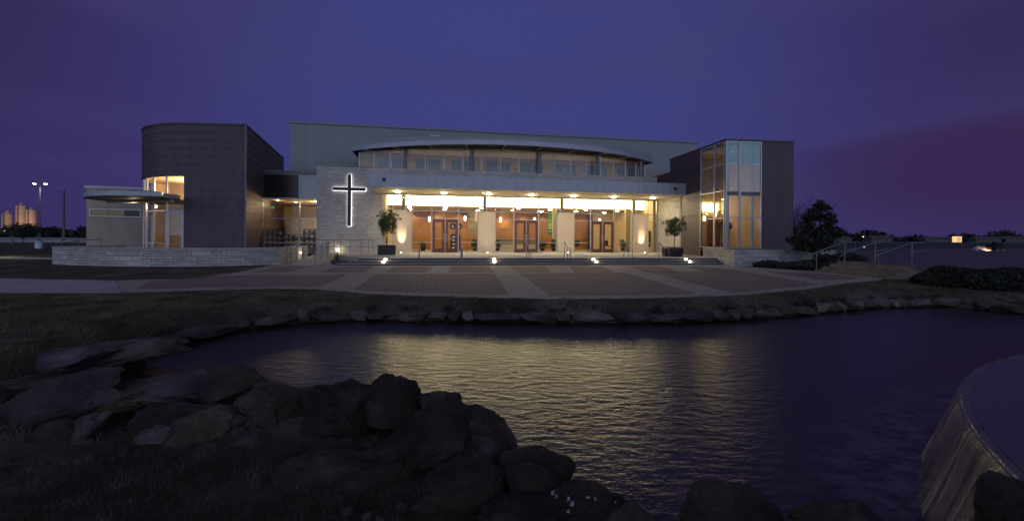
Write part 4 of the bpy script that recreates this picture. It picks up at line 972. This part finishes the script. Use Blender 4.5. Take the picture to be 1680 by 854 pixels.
# lichen as thin crusts sitting on the boulder surface, found by casting onto the rock
bpy.context.view_layer.update()
def crust(o, px, py, s):
    rx, rz = ray(px, py); inv = o.matrix_world.inverted(); a = inv @ Vector((0, 0, EYE)); b = inv @ Vector((rx*10, 10, EYE+rz*10))
    ok, hit, nn, _ = o.ray_cast(a, (b-a).normalized())
    if not ok: return
    t = nn.orthogonal().normalized(); u = nn.cross(t); mb = MB(); P = []
    for k in range(14): rr = s*(1+.9*noise.noise(Vector((math.cos(k*.449)*1.3, math.sin(k*.449)*1.3, px*.37)))+rng.normal()*.16)*(1.3 if k % 7 < 3 else .8); P.append(hit+(t*math.cos(2*PI*k/14)+u*math.sin(2*PI*k/14))*rr-nn*.004)
    c_ = hit+nn*.007
    for p, q in zip(P, P[1:]+P[:1]): mb.face([tuple(p), tuple(q), tuple(c_)])
    mk('lichen', mb, M['lichen'], o)
for a in ((906, 806, .030), (913, 813, .018), (933, 816, .022), (937, 829, .024), (932, 838, .016), (966, 815, .022), (976, 816, .014), (1010, 824, .014)): crust(lr, *a)
# mortar / soil packed between the boulders
mb = MB(); 
packs = [D(540, 740, 4.1), D(700, 720, 4.1), D(780, 790, 3.7), D(880, 840, 3.3), D(420, 715, 4.4), D(330, 705, 4.6)]
for i, q in enumerate(packs):
    o = rock((q[0], q[1]+.1, q[2]-.12), (.95, .7, .5), .2*i, 'rock_grey', None, None, 90+i, 14, p=2.4, amp=.12, name='packed_mortar'); del o['category']; o['kind'] = 'stuff'; o['label'] = 'grey mortar and rubble packed between the boulders'; o.data.materials.clear(); o.data.materials.append(M['mortar'])
# edging stones along the water
def along(pts):
    acc = [0]
    for p, q in zip(pts, pts[1:]): acc.append(acc[-1]+math.hypot(q[0]-p[0], q[1]-p[1]))
    def at(s):
        for i in range(len(pts)-1):
            if s <= acc[i+1] or i == len(pts)-2:
                f = (s-acc[i])/(acc[i+1]-acc[i]); p, q = pts[i], pts[i+1]; return p[0]+(q[0]-p[0])*f, p[1]+(q[1]-p[1])*f, math.atan2(q[1]-p[1], q[0]-p[0])
    return acc[-1], at
shore = POND[1:16]
Ltot, at = along(shore); s = .1; k = 0; R_ = random.Random(5)
ordn = ['first', 'second', 'third', 'fourth', 'fifth', 'sixth', 'seventh', 'eighth', 'ninth', 'tenth', 'eleventh', 'twelfth', 'thirteenth', 'fourteenth', 'fifteenth', 'sixteenth', 'seventeenth', 'eighteenth', 'nineteenth', 'twentieth']
def ordinal(n):
    if n <= 20: return ordn[n-1]
    t = {2: 'twenty', 3: 'thirty', 4: 'forty', 5: 'fifty', 6: 'sixty'}[n//10]; return t+'-'+ordn[n % 10-1] if n % 10 else {3: 'thirtieth', 4: 'fortieth', 5: 'fiftieth', 6: 'sixtieth'}[n//10]
while s < Ltot-.3:
    w = R_.uniform(.45, 1.15) if R_.random() < .55 else R_.uniform(.22, .42); x, y, a = at(s+w/2); nx_, ny_ = -math.sin(a), math.cos(a); k += 1
    h = R_.uniform(.15, .24) if w > .45 else R_.uniform(.15, .25); d = R_.uniform(.34, .52)
    rock((x+nx_*.10, y+ny_*.10, WZ+.03+h*.42), (w*1.2, d*1.15, h*1.25), a+R_.uniform(-.1, .1), 'rock_edge' if R_.random() < .8 else 'rock_grey', ordinal(k)+' edging stone from the left along the far shore', 'edging stones along the pond', 200+k, 9, (R_.uniform(-.1, .1), R_.uniform(-.08, .08)), 6., .10, 'edging_stone')
    s += w*.97
# small rubble between the boulders and along the shore
RUB = MB(); R2 = random.Random(11)
def pebble(x, y, z, r_):
    n = 7; a0 = R2.uniform(0, 6); rs = [r_*R2.uniform(.7, 1.2) for _ in range(n)]; h = r_*R2.uniform(.5, .9)
    P0 = [(x+rs[k]*math.cos(a0+2*PI*k/n), y+rs[k]*.8*math.sin(a0+2*PI*k/n), z-.02) for k in range(n)]; P1 = [(x+rs[k]*.75*math.cos(a0+2*PI*k/n), y+rs[k]*.6*math.sin(a0+2*PI*k/n), z+h*R2.uniform(.6, 1)) for k in range(n)]
    for k in range(n): RUB.face([P0[k], P0[(k+1) % n], P1[(k+1) % n], P1[k]])
    RUB.face(P1)
for i in range(330):
    s_ = R2.uniform(0, Ltot); x, y, a = at(s_); o_ = R2.uniform(.2, .55); x -= math.sin(a)*o_; y += math.cos(a)*o_; pebble(x, y, float(hgt(x, y)), R2.uniform(.02, .07))
for i in range(420):
    x = R2.uniform(-4.2, 1.6); y = R2.uniform(2.6, 5.0); sd = float(sdist(np.array(x), np.array(y)))
    if .05 < sd < 1.5: pebble(x, y, float(hgt(x, y)), R2.uniform(.015, .055))
o = mk('rubble', RUB, M['rock_edge']); setp(o, 'loose small stones scattered among the boulders and edging stones', kind='stuff')
# tufts of sedge hanging over the edging stones
tf = []
for i in range(46):
    x, y, a = at(R2.uniform(.5, Ltot)); x -= math.sin(a)*.3; y += math.cos(a)*.3; tf.append(np.array([x, y, -.2])+rng.normal(size=(60, 3))*np.array([.10, .06, .05])*R2.uniform(.6, 1.4))
o = cards('sedge', np.concatenate(tf), .05, 'hedge', narrow=.15, kind='stuff'); setp(o, 'dark tufts of low plants between the edging stones')
# ledge of wet sill under the stones
# ================================================================ grass
def blades(name, n, xr, yr, h, w, mat, cond, label):
    x = rng.uniform(*xr, n); y = rng.uniform(*yr, n); keep = cond(x, y) & (sdist(x, y) > .45)
    dens = np.sin(x*3.1+np.cos(y*2.3)*2)*np.cos(y*3.7+x)*.5+.5; keep &= rng.uniform(size=n) < (.35+.65*dens); x, y = x[keep], y[keep]; n = len(x); z = hgt(x, y)
    t = rng.uniform(0, 2*PI, n); lean = rng.normal(size=(n, 2))*h*.6; hh = h*rng.uniform(.4, 1.3, n)
    A = np.stack([x-np.cos(t)*w, y-np.sin(t)*w, z-.004], 1); B = np.stack([x+np.cos(t)*w, y+np.sin(t)*w, z-.004], 1); C = np.stack([x+lean[:, 0], y+lean[:, 1], z+hh], 1)
    V = np.stack([A, B, C], 1).reshape(-1, 3); me = bpy.data.meshes.new(name); me.vertices.add(3*n); me.vertices.foreach_set('co', V.astype(np.float32).ravel()); me.loops.add(3*n); me.loops.foreach_set('vertex_index', np.arange(3*n, dtype=np.int32)); me.polygons.add(n); me.polygons.foreach_set('loop_start', np.arange(0, 3*n, 3, dtype=np.int32)); me.polygons.foreach_set('loop_total', np.full(n, 3, dtype=np.int32)); me.update(calc_edges=True)
    me.materials.append(M[mat]); o = bpy.data.objects.new(name, me); COL.objects.link(o); setp(o, label, 'grass', kind='stuff'); return o
def blade_mat():
    m, nt, p, N, K = newmat('grass_blade'); v = coords(nt)
    K(ramp(nt, nz(nt, v, 3.2, 6, .7), [(.35, (.018, .017, .010)), (.52, (.055, .046, .036)), (.72, (.17, .145, .13))]), p.inputs['Base Color']); p.inputs['Roughness'].default_value = .8; p.inputs['Specular IOR Level'].default_value = .2; return m
M['grass_blade'] = blade_mat()
blades('near_grass', 60000, (-4.2, .6), (1.7, 4.2), .045, .0028, 'grass_blade', lambda x, y: (y < 3.9-.15*np.abs(x+2)), 'short winter grass in the dark foreground beside the rocks')
M['grass_far'] = plain('grass_far', (.105, .102, .064), .9, 0, .75, 1.1, spec=.1)
blades('bank_grass', 150000, (-16, -3.8), (4., 13.5), .055, .006, 'grass_far', lambda x, y: y < 11.1, 'patchy dormant lawn on the left bank of the pond')
def strip(x, y):
    ny = np.interp(x, [p[0] for p in NEAR], [p[1] for p in NEAR]); return (y < ny-.03)
blades('shore_grass', 60000, (-10, 14.), (9.8, 16.5), .06, .006, 'grass_far', strip, 'narrow strip of grass between paving and edging stones')
# ================================================================ furniture and signs inside the lobby
def at_uv(u, v, z=FL): return (*W(u, v), z)
spots_ = [(704.5, 358.7, 'left of the left doors'), (763, 357.5, 'right of the left doors'), (821, 360, 'left of the middle doors'), (877, 359, 'above the middle doors'), (984, 360.5, 'above the right doors')]
for px, py, nm in spots_:
    rx, rz = ray(px, py); vv = 2.8
    d = (vv-OX*ST+OY*CT)/(CT-rx*ST); x, y, z = rx*d, d, EYE+rz*d
    r = root('pendant_light', (x, y, z), 0, 'glowing glass pendant lamp '+nm, 'pendant lamp', 'pendant lamps in the lobby')
    big = px < 850
    mk('shade', MB().lathe([(0, -.22), (.07, -.2), (.085, .05), (.06, .16), (.0, .18)] if big else [(0, -.12), (.08, -.07), (.10, 0), (.07, .08), (0, .11)], n=16), M['bulb_soft'], r)
    mk('cord', MB().tube([(0, 0, .15), (0, 0, 3.94-z if 3.94 > z else .5)], .006, 5), M['black'], r)
    lamp('pendant_lamp', 'POINT', (0, 0, -.35), 16, (1., .70, .38), r, .08)
for uu, nm in ((4.37, 'left'), (10.53, 'middle'), (16.72, 'right')):
    o = mk('door_mat', MB().box(-1.05, 1.05, -.95, -.1, .004, .02), M['door_wood'], loc=at_uv(uu, 0), rz=TH); setp(o, 'reddish brown door mat before the '+nm+' pair of doors', 'door mat', 'mats before the doors')
# green banner
M['banner_green'] = plain('banner_green', (.16, .52, .06), .7); M['banner_dark'] = plain('banner_dark', (.07, .17, .04), .7); M['white'] = plain('white', (.85, .85, .82), .6); M['sign_olive'] = plain('sign_olive', (.20, .18, .09), .7)
def text(s, size, loc, parent, mat='white', ex=.003):
    c = bpy.data.curves.new('lettering', 'FONT'); c.body = s; c.size = size; c.extrude = ex; c.align_x = 'LEFT'; c.materials.append(M[mat])
    o = bpy.data.objects.new('lettering', c); COL.objects.link(o); o.parent = parent; o.location = loc; o.rotation_euler = (R(90), 0, 0)
    dg = bpy.context.evaluated_depsgraph_get(); me = bpy.data.meshes.new_from_object(o.evaluated_get(dg)); n = bpy.data.objects.new('lettering', me); COL.objects.link(n); n.parent = parent; n.location = loc; n.rotation_euler = (R(90), 0, 0); bpy.data.objects.remove(o); return n
def onv(px, py, v):
    rx, rz = ray(px, py); d = (v-OX*ST+OY*CT)/(CT-rx*ST); u, _ = L(rx*d, d); return u, EYE+rz*d
u0, zt = onv(899.5, 348.5, 5.5); u1, zb = onv(913.5, 386, 5.5); zm = onv(900, 375, 5.5)[1]
bn = root('banner', at_uv(u0, 5.5, 0), TH, 'bright green hanging banner reading GO right of the middle doors', 'banner')
w_ = u1-u0
mk('cloth', MB().box(0, w_, 0, .02, zm, zt), M['banner_green'], bn); mk('lower_cloth', MB().box(0, w_, 0, .02, zb, zm-.001), M['banner_dark'], bn)
text('GO', .42, (.07, -.006, zm+.22), bn); text('MAKE\nDISCIPLES', .10, (.07, -.006, zm-.14), bn) if False else None
for k, ww in enumerate((.34, .36)): mk('small_print', MB().box(.07, .07+ww, -.004, -.001, zm+.02-.28*k, zm+.07-.28*k), M['white'], bn)
u0, zt = onv(768.5, 348, 4.5); u1, zb = onv(784, 384, 4.5)
sg = root('hanging_sign', at_uv(u0, 4.5, 0), TH, 'olive grey hanging sign reading GUEST SERVICES beside the second pier', 'sign')
mk('panel', MB().box(0, u1-u0, 0, .03, zb, zt), M['sign_olive'], sg)
mk('screen', MB().box(.55, u1-u0-.02, -.01, -.001, zt-.75, zt-.02), M['paint_cream'], sg)
zz = onv(770, 374, 4.5)[1]; text('GUEST', .20, (.05, -.006, zz+.2), sg, 'paint_cream'); text('SERVICES', .145, (.05, -.006, zz), sg, 'paint_cream')
# poster stand seen through the right leaf of the left doors
u0, zt = onv(739, 384, 1.6); u1, zb = onv(755, 410, 1.6)
ps = root('poster_stand', at_uv(u0, 1.6), TH, 'black poster stand with white blocks behind the left doors', 'poster stand')
mk('board', MB().box(0, u1-u0, 0, .04, .02, zt-FL), M['black'], ps)
for i in range(4): mk('poster', MB().box(.12+.02*(i % 2), .32+.03*(i % 2), -.006, -.001, .25+.28*i, .37+.28*i), M['white'], ps); mk('poster', MB().box(.42, .55, -.006, -.001, .27+.28*i, .36+.28*i), M['white'], ps)
for px, nm in ((742.5, 'on the glass of'), (753, 'just right of')):
    u, z = onv(px, 371, .9); o = root('round_emblem', at_uv(u, .9, z), TH, 'round dark emblem with pale mark '+nm+' the left doors', 'emblem', 'round emblems by the left doors')
    mb = MB(); mb.lathe([(0, 0), (.24, 0), (.24, .02), (0, .02)], n=24); d = mk('disc', mb, M['black'], o); d.rotation_euler = (R(90), 0, 0)
    mb = MB(); mb.face([(-.05, -.025, -.12), (.08, -.025, -.1), (.1, -.025, .0), (.0, -.025, .02), (.02, -.025, .14), (-.1, -.025, .06), (-.07, -.025, -.02)]); mk('mark', mb, M['white'], o)
# reception desk
M['desk'] = plain('desk', (.16, .15, .09), .5); M['desk_top'] = plain('desk_top', (.40, .36, .26), .3)
dk = root('reception_desk', at_uv(10.6, 7.2), TH, 'long olive reception desk behind the middle doors', 'desk')
mk('front_panel', MB().box(-3.6, 2.6, 0, .7, 0, .98), M['desk'], dk); mk('worktop', MB().box(-3.7, 2.7, -.1, .8, .985, 1.04), M['desk_top'], dk); mk('base', MB().box(-3.5, 2.5, -.03, -.001, 0, .5), M['desk_top'], dk)
# chairs
def chair(u, v, rz, label):
    r = root('lobby_chair', at_uv(u, v), TH+rz, label, 'chair', 'black chairs in the lobby')
    mk('seat', MB().prism([(-.24, -.22), (.24, -.22), (.22, .22), (-.22, .22)], .42, .48), M['black'], r); mk('backrest', MB().box(-.22, .22, .2, .24, .49, .92), M['black'], r)
    for a in (-1, 1):
        for b in (-1, 1): mk('leg', MB().tube([(a*.18, b*.16, .42), (a*.21, b*.2, 0)], .012, 6), M['frame'], r)
chair(15.0, 2.2, .3, 'black lobby chair nearest the third pier'); chair(15.55, 2.6, -.2, 'black lobby chair left of the right doors'); chair(18.6, 3.2, .5, 'black lobby chair behind the glass right of the right doors')
# pot plants
def potplant(px, py, v, h, w, label):
    u, z = onv(px, py, v); r = root('potted_plant', at_uv(u, v), TH, label, 'potted plant', 'potted plants behind the glass')
    mk('pot', MB().lathe([(0, 0), (.14, 0), (.19, .3), (.16, .3), (0, .27)], n=16), M['black'], r)
    cards('leaves', clumps((0, 0, .3+h*.5), (w, w*.8, h*.55), 26, .07, 22), .075, 'leaf', r, narrow=.3)
potplant(889.5, 405, 1.3, .55, .36, 'leafy potted plant right of the middle doors'); potplant(908, 403, .9, .8, .25, 'tall potted plant beside the third pier')
potplant(779, 405, 1.0, .6, .25, 'potted plant tucked against the second pier on its left'); potplant(816, 405, 1.0, .6, .25, 'potted plant just right of the second pier'); potplant(1022, 404, .9, .75, .28, 'potted plant right of the right doors'); potplant(694, 406, 1.2, .5, .3, 'potted plant left of the left doors')
pt = T(.55, .9); r = root('indoor_tree', (*W(*pt), TZ0), 0, 'tall leafy indoor plant in the corner of the glass tower', 'potted plant')
mk('pot', MB().lathe([(0, 0), (.18, 0), (.24, .35), (0, .33)], n=16), M['black'], r); limbs('stem', (0, 0, .3), [(.05, 0, 1.5), (-.1, .1, 1.3)], .02, r); cards('leaves', clumps((0, 0, 1.25), (.32, .3, .75), 34, .08, 24), .09, 'leaf', r, narrow=.3)
u, z = onv(1066.5, 390, .8); r = root('easel', at_uv(u, .8), TH, 'tall narrow black easel board behind the last window', 'easel')
mk('board', MB().prism([(-.16, 0), (.2, 0), (.2, .05), (-.16, .05)], .45, 1.75), M['black'], r)
for a in (-.13, .17): mk('leg', MB().tube([(a, .02, .45), (a*1.3, .1, 0)], .018, 6), M['black'], r)
# library shelving against the glass
M['book_grey'] = plain('book_grey', (.16, .17, .2), .7, 0, .4, 3)
def shelf(u0, cols, heights, label):
    r = root('bookshelf', at_uv(u0, 1.75, .42), TH, label, 'bookshelf', 'black cube shelves in the library')
    cw, ch = .36, .385; mb = MB()
    for c in range(cols):
        n = heights[c]
        for k in range(n+1): mb.box(c*cw+.031, c*cw+cw-.001, 0, .35, k*ch, k*ch+.045)
        mb.box(c*cw, c*cw+.03, 0, .35, 0, n*ch+.045)
        for k in range(n):
            bk = MB(); x0 = c*cw+.05; w = .26
            bk.box(x0, x0+w*rng.uniform(.6, 1), .08, .3, k*ch+.05, k*ch+.05+ch*rng.uniform(.45, .62)); mk('books', bk, M['book_grey'], r)
    mb.box(cols*cw, cols*cw+.03, 0, .35, 0, min(heights[-1], 9)*ch+.045)
    mk('frame', mb, M['black'], r)
shelf(-8.45, 7, [4, 4, 4, 3, 3, 3, 3], 'black cube shelving behind the left library window'); shelf(-5.95, 4, [4, 4, 4, 4], 'black cube shelving behind the right library window')
ex = root('exit_sign', at_uv(-8.35, 2.6, 3.62), TH, 'small green lit exit sign in the library window', 'sign')
M['exit_green'] = emit('exit_green', (.05, .55, .15), .5)
mk('box', MB().box(-.13, .13, 0, .05, -.07, .07), M['exit_green'], ex); text('EXIT', .10, (-.11, -.004, -.035), ex, 'black', .001)
# wall poster and rack inside the round wing door
q = L(-20.9, 29.4); r = root('notice_board', (*W(*q), .42), TH, 'cream notice board above a small counter inside the round wing', 'notice board')
mk('board', MB().box(-.25, .25, 0, .03, 1.5, 2.2), M['paint_cream'], r); mk('counter', MB().box(-.4, .4, -.3, .05, 0, .75), M['wood_wall'], r); mk('rack', MB().box(.0, .3, -.1, -.05, .8, 1.35), M['black'], r)
# ================================================================ far left
def far_at(px, d, z=0): rx, _ = ray(px, 389); return (rx*d, d, z)
M['silo'] = plain('silo', (.42, .33, .26), .8, 0, .15, .2); M['white_plastic'] = plain('white_plastic', (.55, .62, .66), .5)
for (px, w, yt, cap, nm) in ((12, 13.5, 351, 344, 'short grain silo at the far left'), (35, 14, 338, 332, 'tallest and middle grain silo of the three'), (51.5, 13, 345, 340, 'grain silo on the right of the three')):
    d = 420.; rr = w*d/FOC/2; zt = EYE+(387-yt-3)*d/FOC; x, y, _ = far_at(px, d)
    r = root('silo', (x, y, 0), 0, 'warmly lit '+nm, 'silo', 'silos on the horizon')
    mk('drum', MB().lathe([(0, 0), (rr, 0), (rr, zt), (rr*.9, zt+.6), (0, zt+.8)], n=32), M['silo'], r); mk('head_house', MB().cyl(0, 0, zt+.5, zt+2.6, rr*.35, 12).cyl(0, 0, zt+2.61, zt+3.6, rr*.18, 10), M['silo'], r)
    mk('ladder', MB().bar((rr*.3, -rr-.2, 1), (rr*.3, -rr-.2, zt), .7, .4), M['soffit_dark'], r)
for px, en in ((8, 8500), (33, 8500), (60, 5500)):
    x, y, _ = far_at(px, 395)
    r = root('yard_light', (x, y, 0), 0, 'orange yard light at the foot of the silos, '+{8: 'leftmost', 33: 'middle', 60: 'rightmost'}[px], 'yard light', 'yard lights by the silos')
    mk('post', MB().tube([(0, 0, 0), (0, 0, 4)], .12), M['soffit_dark'], r); mk('lamp_head', MB().lathe([(0, 4), (.45, 4.2), (.4, 4.7), (0, 4.8)], n=12), M['bulb_soft'], r)
    lamp('yard_lamp', 'POINT', (0, 3, 6), en, (1., .55, .28), r, .5)
x, y, _ = far_at(65, 92); zt = EYE+83.5*92/FOC
r = root('street_lamp', (x, y, 0), 0, 'tall twin armed car park lamp with both heads lit', 'street lamp')
mk('pole', MB().tube([(0, 0, 0), (0, 0, zt)], [.17, .11], 10), M['soffit_dark'], r)
for s_, on in ((-1, 1), (1, 1)):
    h = mk('lamp_arm', MB().bar((s_*.1, 0, zt-.05), (s_*.7, 0, zt), .1, .1), M['soffit_dark'], r)
    h = mk('lamp_head', MB().prism([(s_*.65-.02, -.3), (s_*.65+s_*1.0, -.25), (s_*.65+s_*1.0, .25), (s_*.65-.02, .3)], zt-.05, zt+.14), M['soffit_dark'], r)
    mk('lens', MB().lathe([(0, -.12), (.26, -.06), (.30, 0)], n=12), M['halogen'], h).location = (s_*1.15, 0, zt-.06)
    lamp('street_bulb', 'SPOT', (s_*1.15, 0, zt-.3), 900, (.85, .95, 1.), r, .2, 140, (s_*1.2, 0, 0))
x, y, _ = far_at(104.5, 110); zt = EYE+73*110/FOC
r = root('utility_pole', (x, y, 0), 0, 'plain dark wooden utility pole between the lamp and the low block', 'utility pole')
mk('pole', MB().tube([(0, 0, 0), (0, 0, zt)], [.30, .2], 10), M['soffit_dark'], r); mk('crossarm', MB().bar((-.5, -.2, zt-1.2), (.5, -.2, zt-1.2), .12, .14), M['soffit_dark'], r)
for i, zz in enumerate((zt-.3, zt-3.6)):
    P = [Vector((x, y, zz)).lerp(Vector((x-190, y+60, zz+1)), t)-Vector((0, 0, 3.2*math.sin(PI*t))) for t in [k/14 for k in range(15)]]
    o = mk('power_line', MB().tube(P, .03, 4), M['black']); setp(o, ['upper', 'lower'][i]+' sagging cable strung from the utility pole', 'cable', 'cables from the utility pole')
# small tree, bin, fence
x, y = G(37.5, 408, 0)
tr = root('young_tree', (x, y, 0), 0, 'small dark spreading tree on the lawn at the far left', 'tree')
limbs('trunk', (0, 0, 0), [(0, 0, 1.5)], .07, tr); limbs('branch', (0, 0, 1.0), [(rng.normal()*1.0, rng.normal()*.8, rng.uniform(1.7, 2.6)) for _ in range(12)], .03, tr)
cards('crown', clumps((0, 0, 1.95), (1.75, 1.4, .8), 60, .2, 45), .08, 'leaf_dark', tr)
x, y = G(64, 407.5, 0); r = root('waste_bin', (x, y, 0), 0, 'pale blue drum shaped bin on the far left lawn', 'bin')
mk('drum', MB().lathe([(0, 0), (.30, 0), (.32, .1), (.32, .8), (.30, .85), (0, .86)], n=20), M['white_plastic'], r); mk('lid_band', MB().lathe([(.325, .70), (.335, .72), (.325, .75)], n=20), M['frame'], r)
fn = root('rail_fence', (-80, 64, 0), 0, 'low pale rail fence crossing the lawn at the far left', 'fence')
for k in range(13): mk('post', MB().box(k*3.6-.06, k*3.6+.06, -.06, .06, 0, 1.15), M['rail'], fn)
for z in (.45, .98): mk('rail', MB().box(-.1, 43.4, -.09, -.065, z-.05, z+.05), M['rail'], fn)
# path light at left edge
x, y = G(-6, 421, 0); r = root('bollard_light', (x, y, 0), 0, 'black bollard lighting the path at the very left edge', 'bollard light')
mk('post', MB().cyl(0, 0, 0, .85, .12, 14), M['black'], r); mk('lens', MB().cyl(0, 0, .851, .93, .10, 14), M['bulb_soft'], r); mk('cap', MB().cyl(0, 0, .931, .98, .13, 14), M['black'], r)
lamp('bollard_lamp', 'POINT', (.35, .3, .9), 60, (1., .80, .42), r, .1)
# treelines, houses
def treeline(name, x0, x1, y0, y1, n, h, label, size=1.2):
    pts = []
    for i in range(n):
        t = rng.uniform(); x = x0+(x1-x0)*t; y = y0+(y1-y0)*t+rng.normal()*3; hh = h*(.55+.3*math.sin(x*.05)+.25*math.sin(x*.17+1)+.12*math.sin(x*.6)); pts.append((x, y, abs(rng.uniform(0, 1))**.8*max(1.5, hh)))
    o = cards(name, np.array(pts), size, 'leaf_dark', kind='stuff', narrow=.7); setp(o, label, 'distant trees')
treeline('distant_trees', -420, -140, 230, 240, 9000, 6.0, 'dark line of trees along the left horizon')
treeline('distant_trees', -700, -300, 400, 420, 4000, 6.0, 'thin line of trees beyond the silos')
treeline('distant_trees', 230, 900, 360, 385, 11000, 8.5, 'dark line of trees along the right horizon', 1.4)
struct('dark_field', MB().prism([(90, 96), (700, 110), (700, 300), (90, 280)], -.2, .06), 'hedge'); struct('dark_field', MB().prism([(-420, 195), (-60, 195), (-60, 235), (-420, 235)], -.2, .06), 'hedge')
M['house_wall'] = plain('house_wall', (.075, .07, .085), .8); M['house_roof'] = plain('house_roof', (.07, .06, .07), .8)
def house(px, d, w, h, label, mat='house_wall'):
    x, y, _ = far_at(px, d); r = root('house', (x, y, 0), 0, label, 'house', 'small houses on the right horizon')
    mk('wall', MB().box(-w/2, w/2, 0, 6, 0, h), M[mat], r)
    mb = MB(); mb.face([(-w/2-.4, -.5, h), (w/2+.4, -.5, h), (w/2-1, 3, h+1.7), (-w/2+1, 3, h+1.7)]); mb.face([(-w/2-.4, 6.5, h), (-w/2+1, 3, h+1.7), (w/2-1, 3, h+1.7), (w/2+.4, 6.5, h)]); mb.face([(-w/2-.4, -.5, h), (-w/2+1, 3, h+1.7), (-w/2-.4, 6.5, h)]); mb.face([(w/2+.4, -.5, h), (w/2+.4, 6.5, h), (w/2-1, 3, h+1.7)])
    mk('roof', mb, M['house_roof'], r)
    for k in range(2): mk('window', MB().box(-w/4+k*w/2-.5, -w/4+k*w/2+.5, -.06, -.002, h*.35, h*.75), M['dark_pane'], r)
house(1382, 330, 14, 2.6, 'low pale house left of the far trees'); house(1447, 330, 16, 3.2, 'pale gabled house right of the railing tops'); house(1546, 340, 26, 2.6, 'long low house left of the lit sign'); house(1625, 330, 22, 2.8, 'low house above the lit fountain'); house(1665, 330, 20, 3.2, 'low house at the right edge of the view')
M['sign_glow'] = emit('sign_glow', (1., .62, .25), .9)
x, y, _ = far_at(1570, 190); z0 = EYE+(393.7-398.5)*190/FOC; r = root('lit_road_sign', (x, y, 0), 0, 'small yellow lit sign board on the right horizon', 'sign')
mk('board', MB().box(-1.9, 1.9, -.2, .2, .7, 3.2), M['sign_glow'], r)
for k in range(4): mk('letter_line', MB().box(-.2, 1.6-.2*(k % 2), -.24, -.202, 1.0+.5*k, 1.18+.5*k), M['black'], r)
for a in (-1.5, 1.5): mk('leg', MB().box(a-.12, a+.12, -.1, .1, 0, .699), M['black'], r)
M['blue_lamp'] = emit('blue_lamp', (.35, .65, .9), 1.5)
for px, py, c, nm in ((1416, 388.2, 'halogen', 'orange white far street lamp above the road'), (1417, 404.5, 'halogen', 'bluish lamp low on the dark field')):
    d = 260 if py < 390 else 75; x, y, z = D(px, py, d); r = root('distant_lamp', (x, y, 0), 0, nm, 'street lamp', 'distant lamps on the right')
    mk('pole', MB().tube([(0, 0, 0), (0, 0, z)], .06), M['black'], r); mk('lamp_head', MB().lathe([(0, -.2), (.22, 0), (0, .2)], n=10), M['bulb_soft' if d > 100 else 'blue_lamp'], r).location = (0, 0, z)
# lit fountain on the raised pavement
x, y, _ = far_at(1617, 46); r = root('spray_fountain', (x, y, .49), 0, 'small low fountain spraying lit water on the right', 'fountain')
M['spray'] = plain('spray', (.6, .52, .5), .4)
mk('bowl', MB().lathe([(0, -.6), (1.6, -.6), (1.7, -.3), (1.5, -.3), (0, -.35)], n=28), M['concrete'], r)
tw = MB()
for k in range(40): a = rng.uniform(0, 2*PI); q = rng.uniform(.5, 1.5); tw.tube([(0, 0, -.3), (math.cos(a)*q*.5, math.sin(a)*q*.5, .25+rng.uniform(0, .2)), (math.cos(a)*q, math.sin(a)*q, .0+rng.uniform(-.2, .2))], .012, 4)
mk('spray', tw, M['spray'], r); lamp('fountain_lamp', 'POINT', (0, -.3, -.1), 60, (1., .70, .45), r, .1)
x, y, _ = far_at(1632, 42); r = root('round_shrub', (x, y, .49), 0, 'dark round shrub beside the lit fountain', 'shrub')
limbs('stem', (0, 0, 0), [(0, 0, .6)], .04, r, 'twig'); cards('foliage', clumps((0, 0, .5), (.6, .5, .45), 30, .12, 40), .06, 'leaf_dark', r)
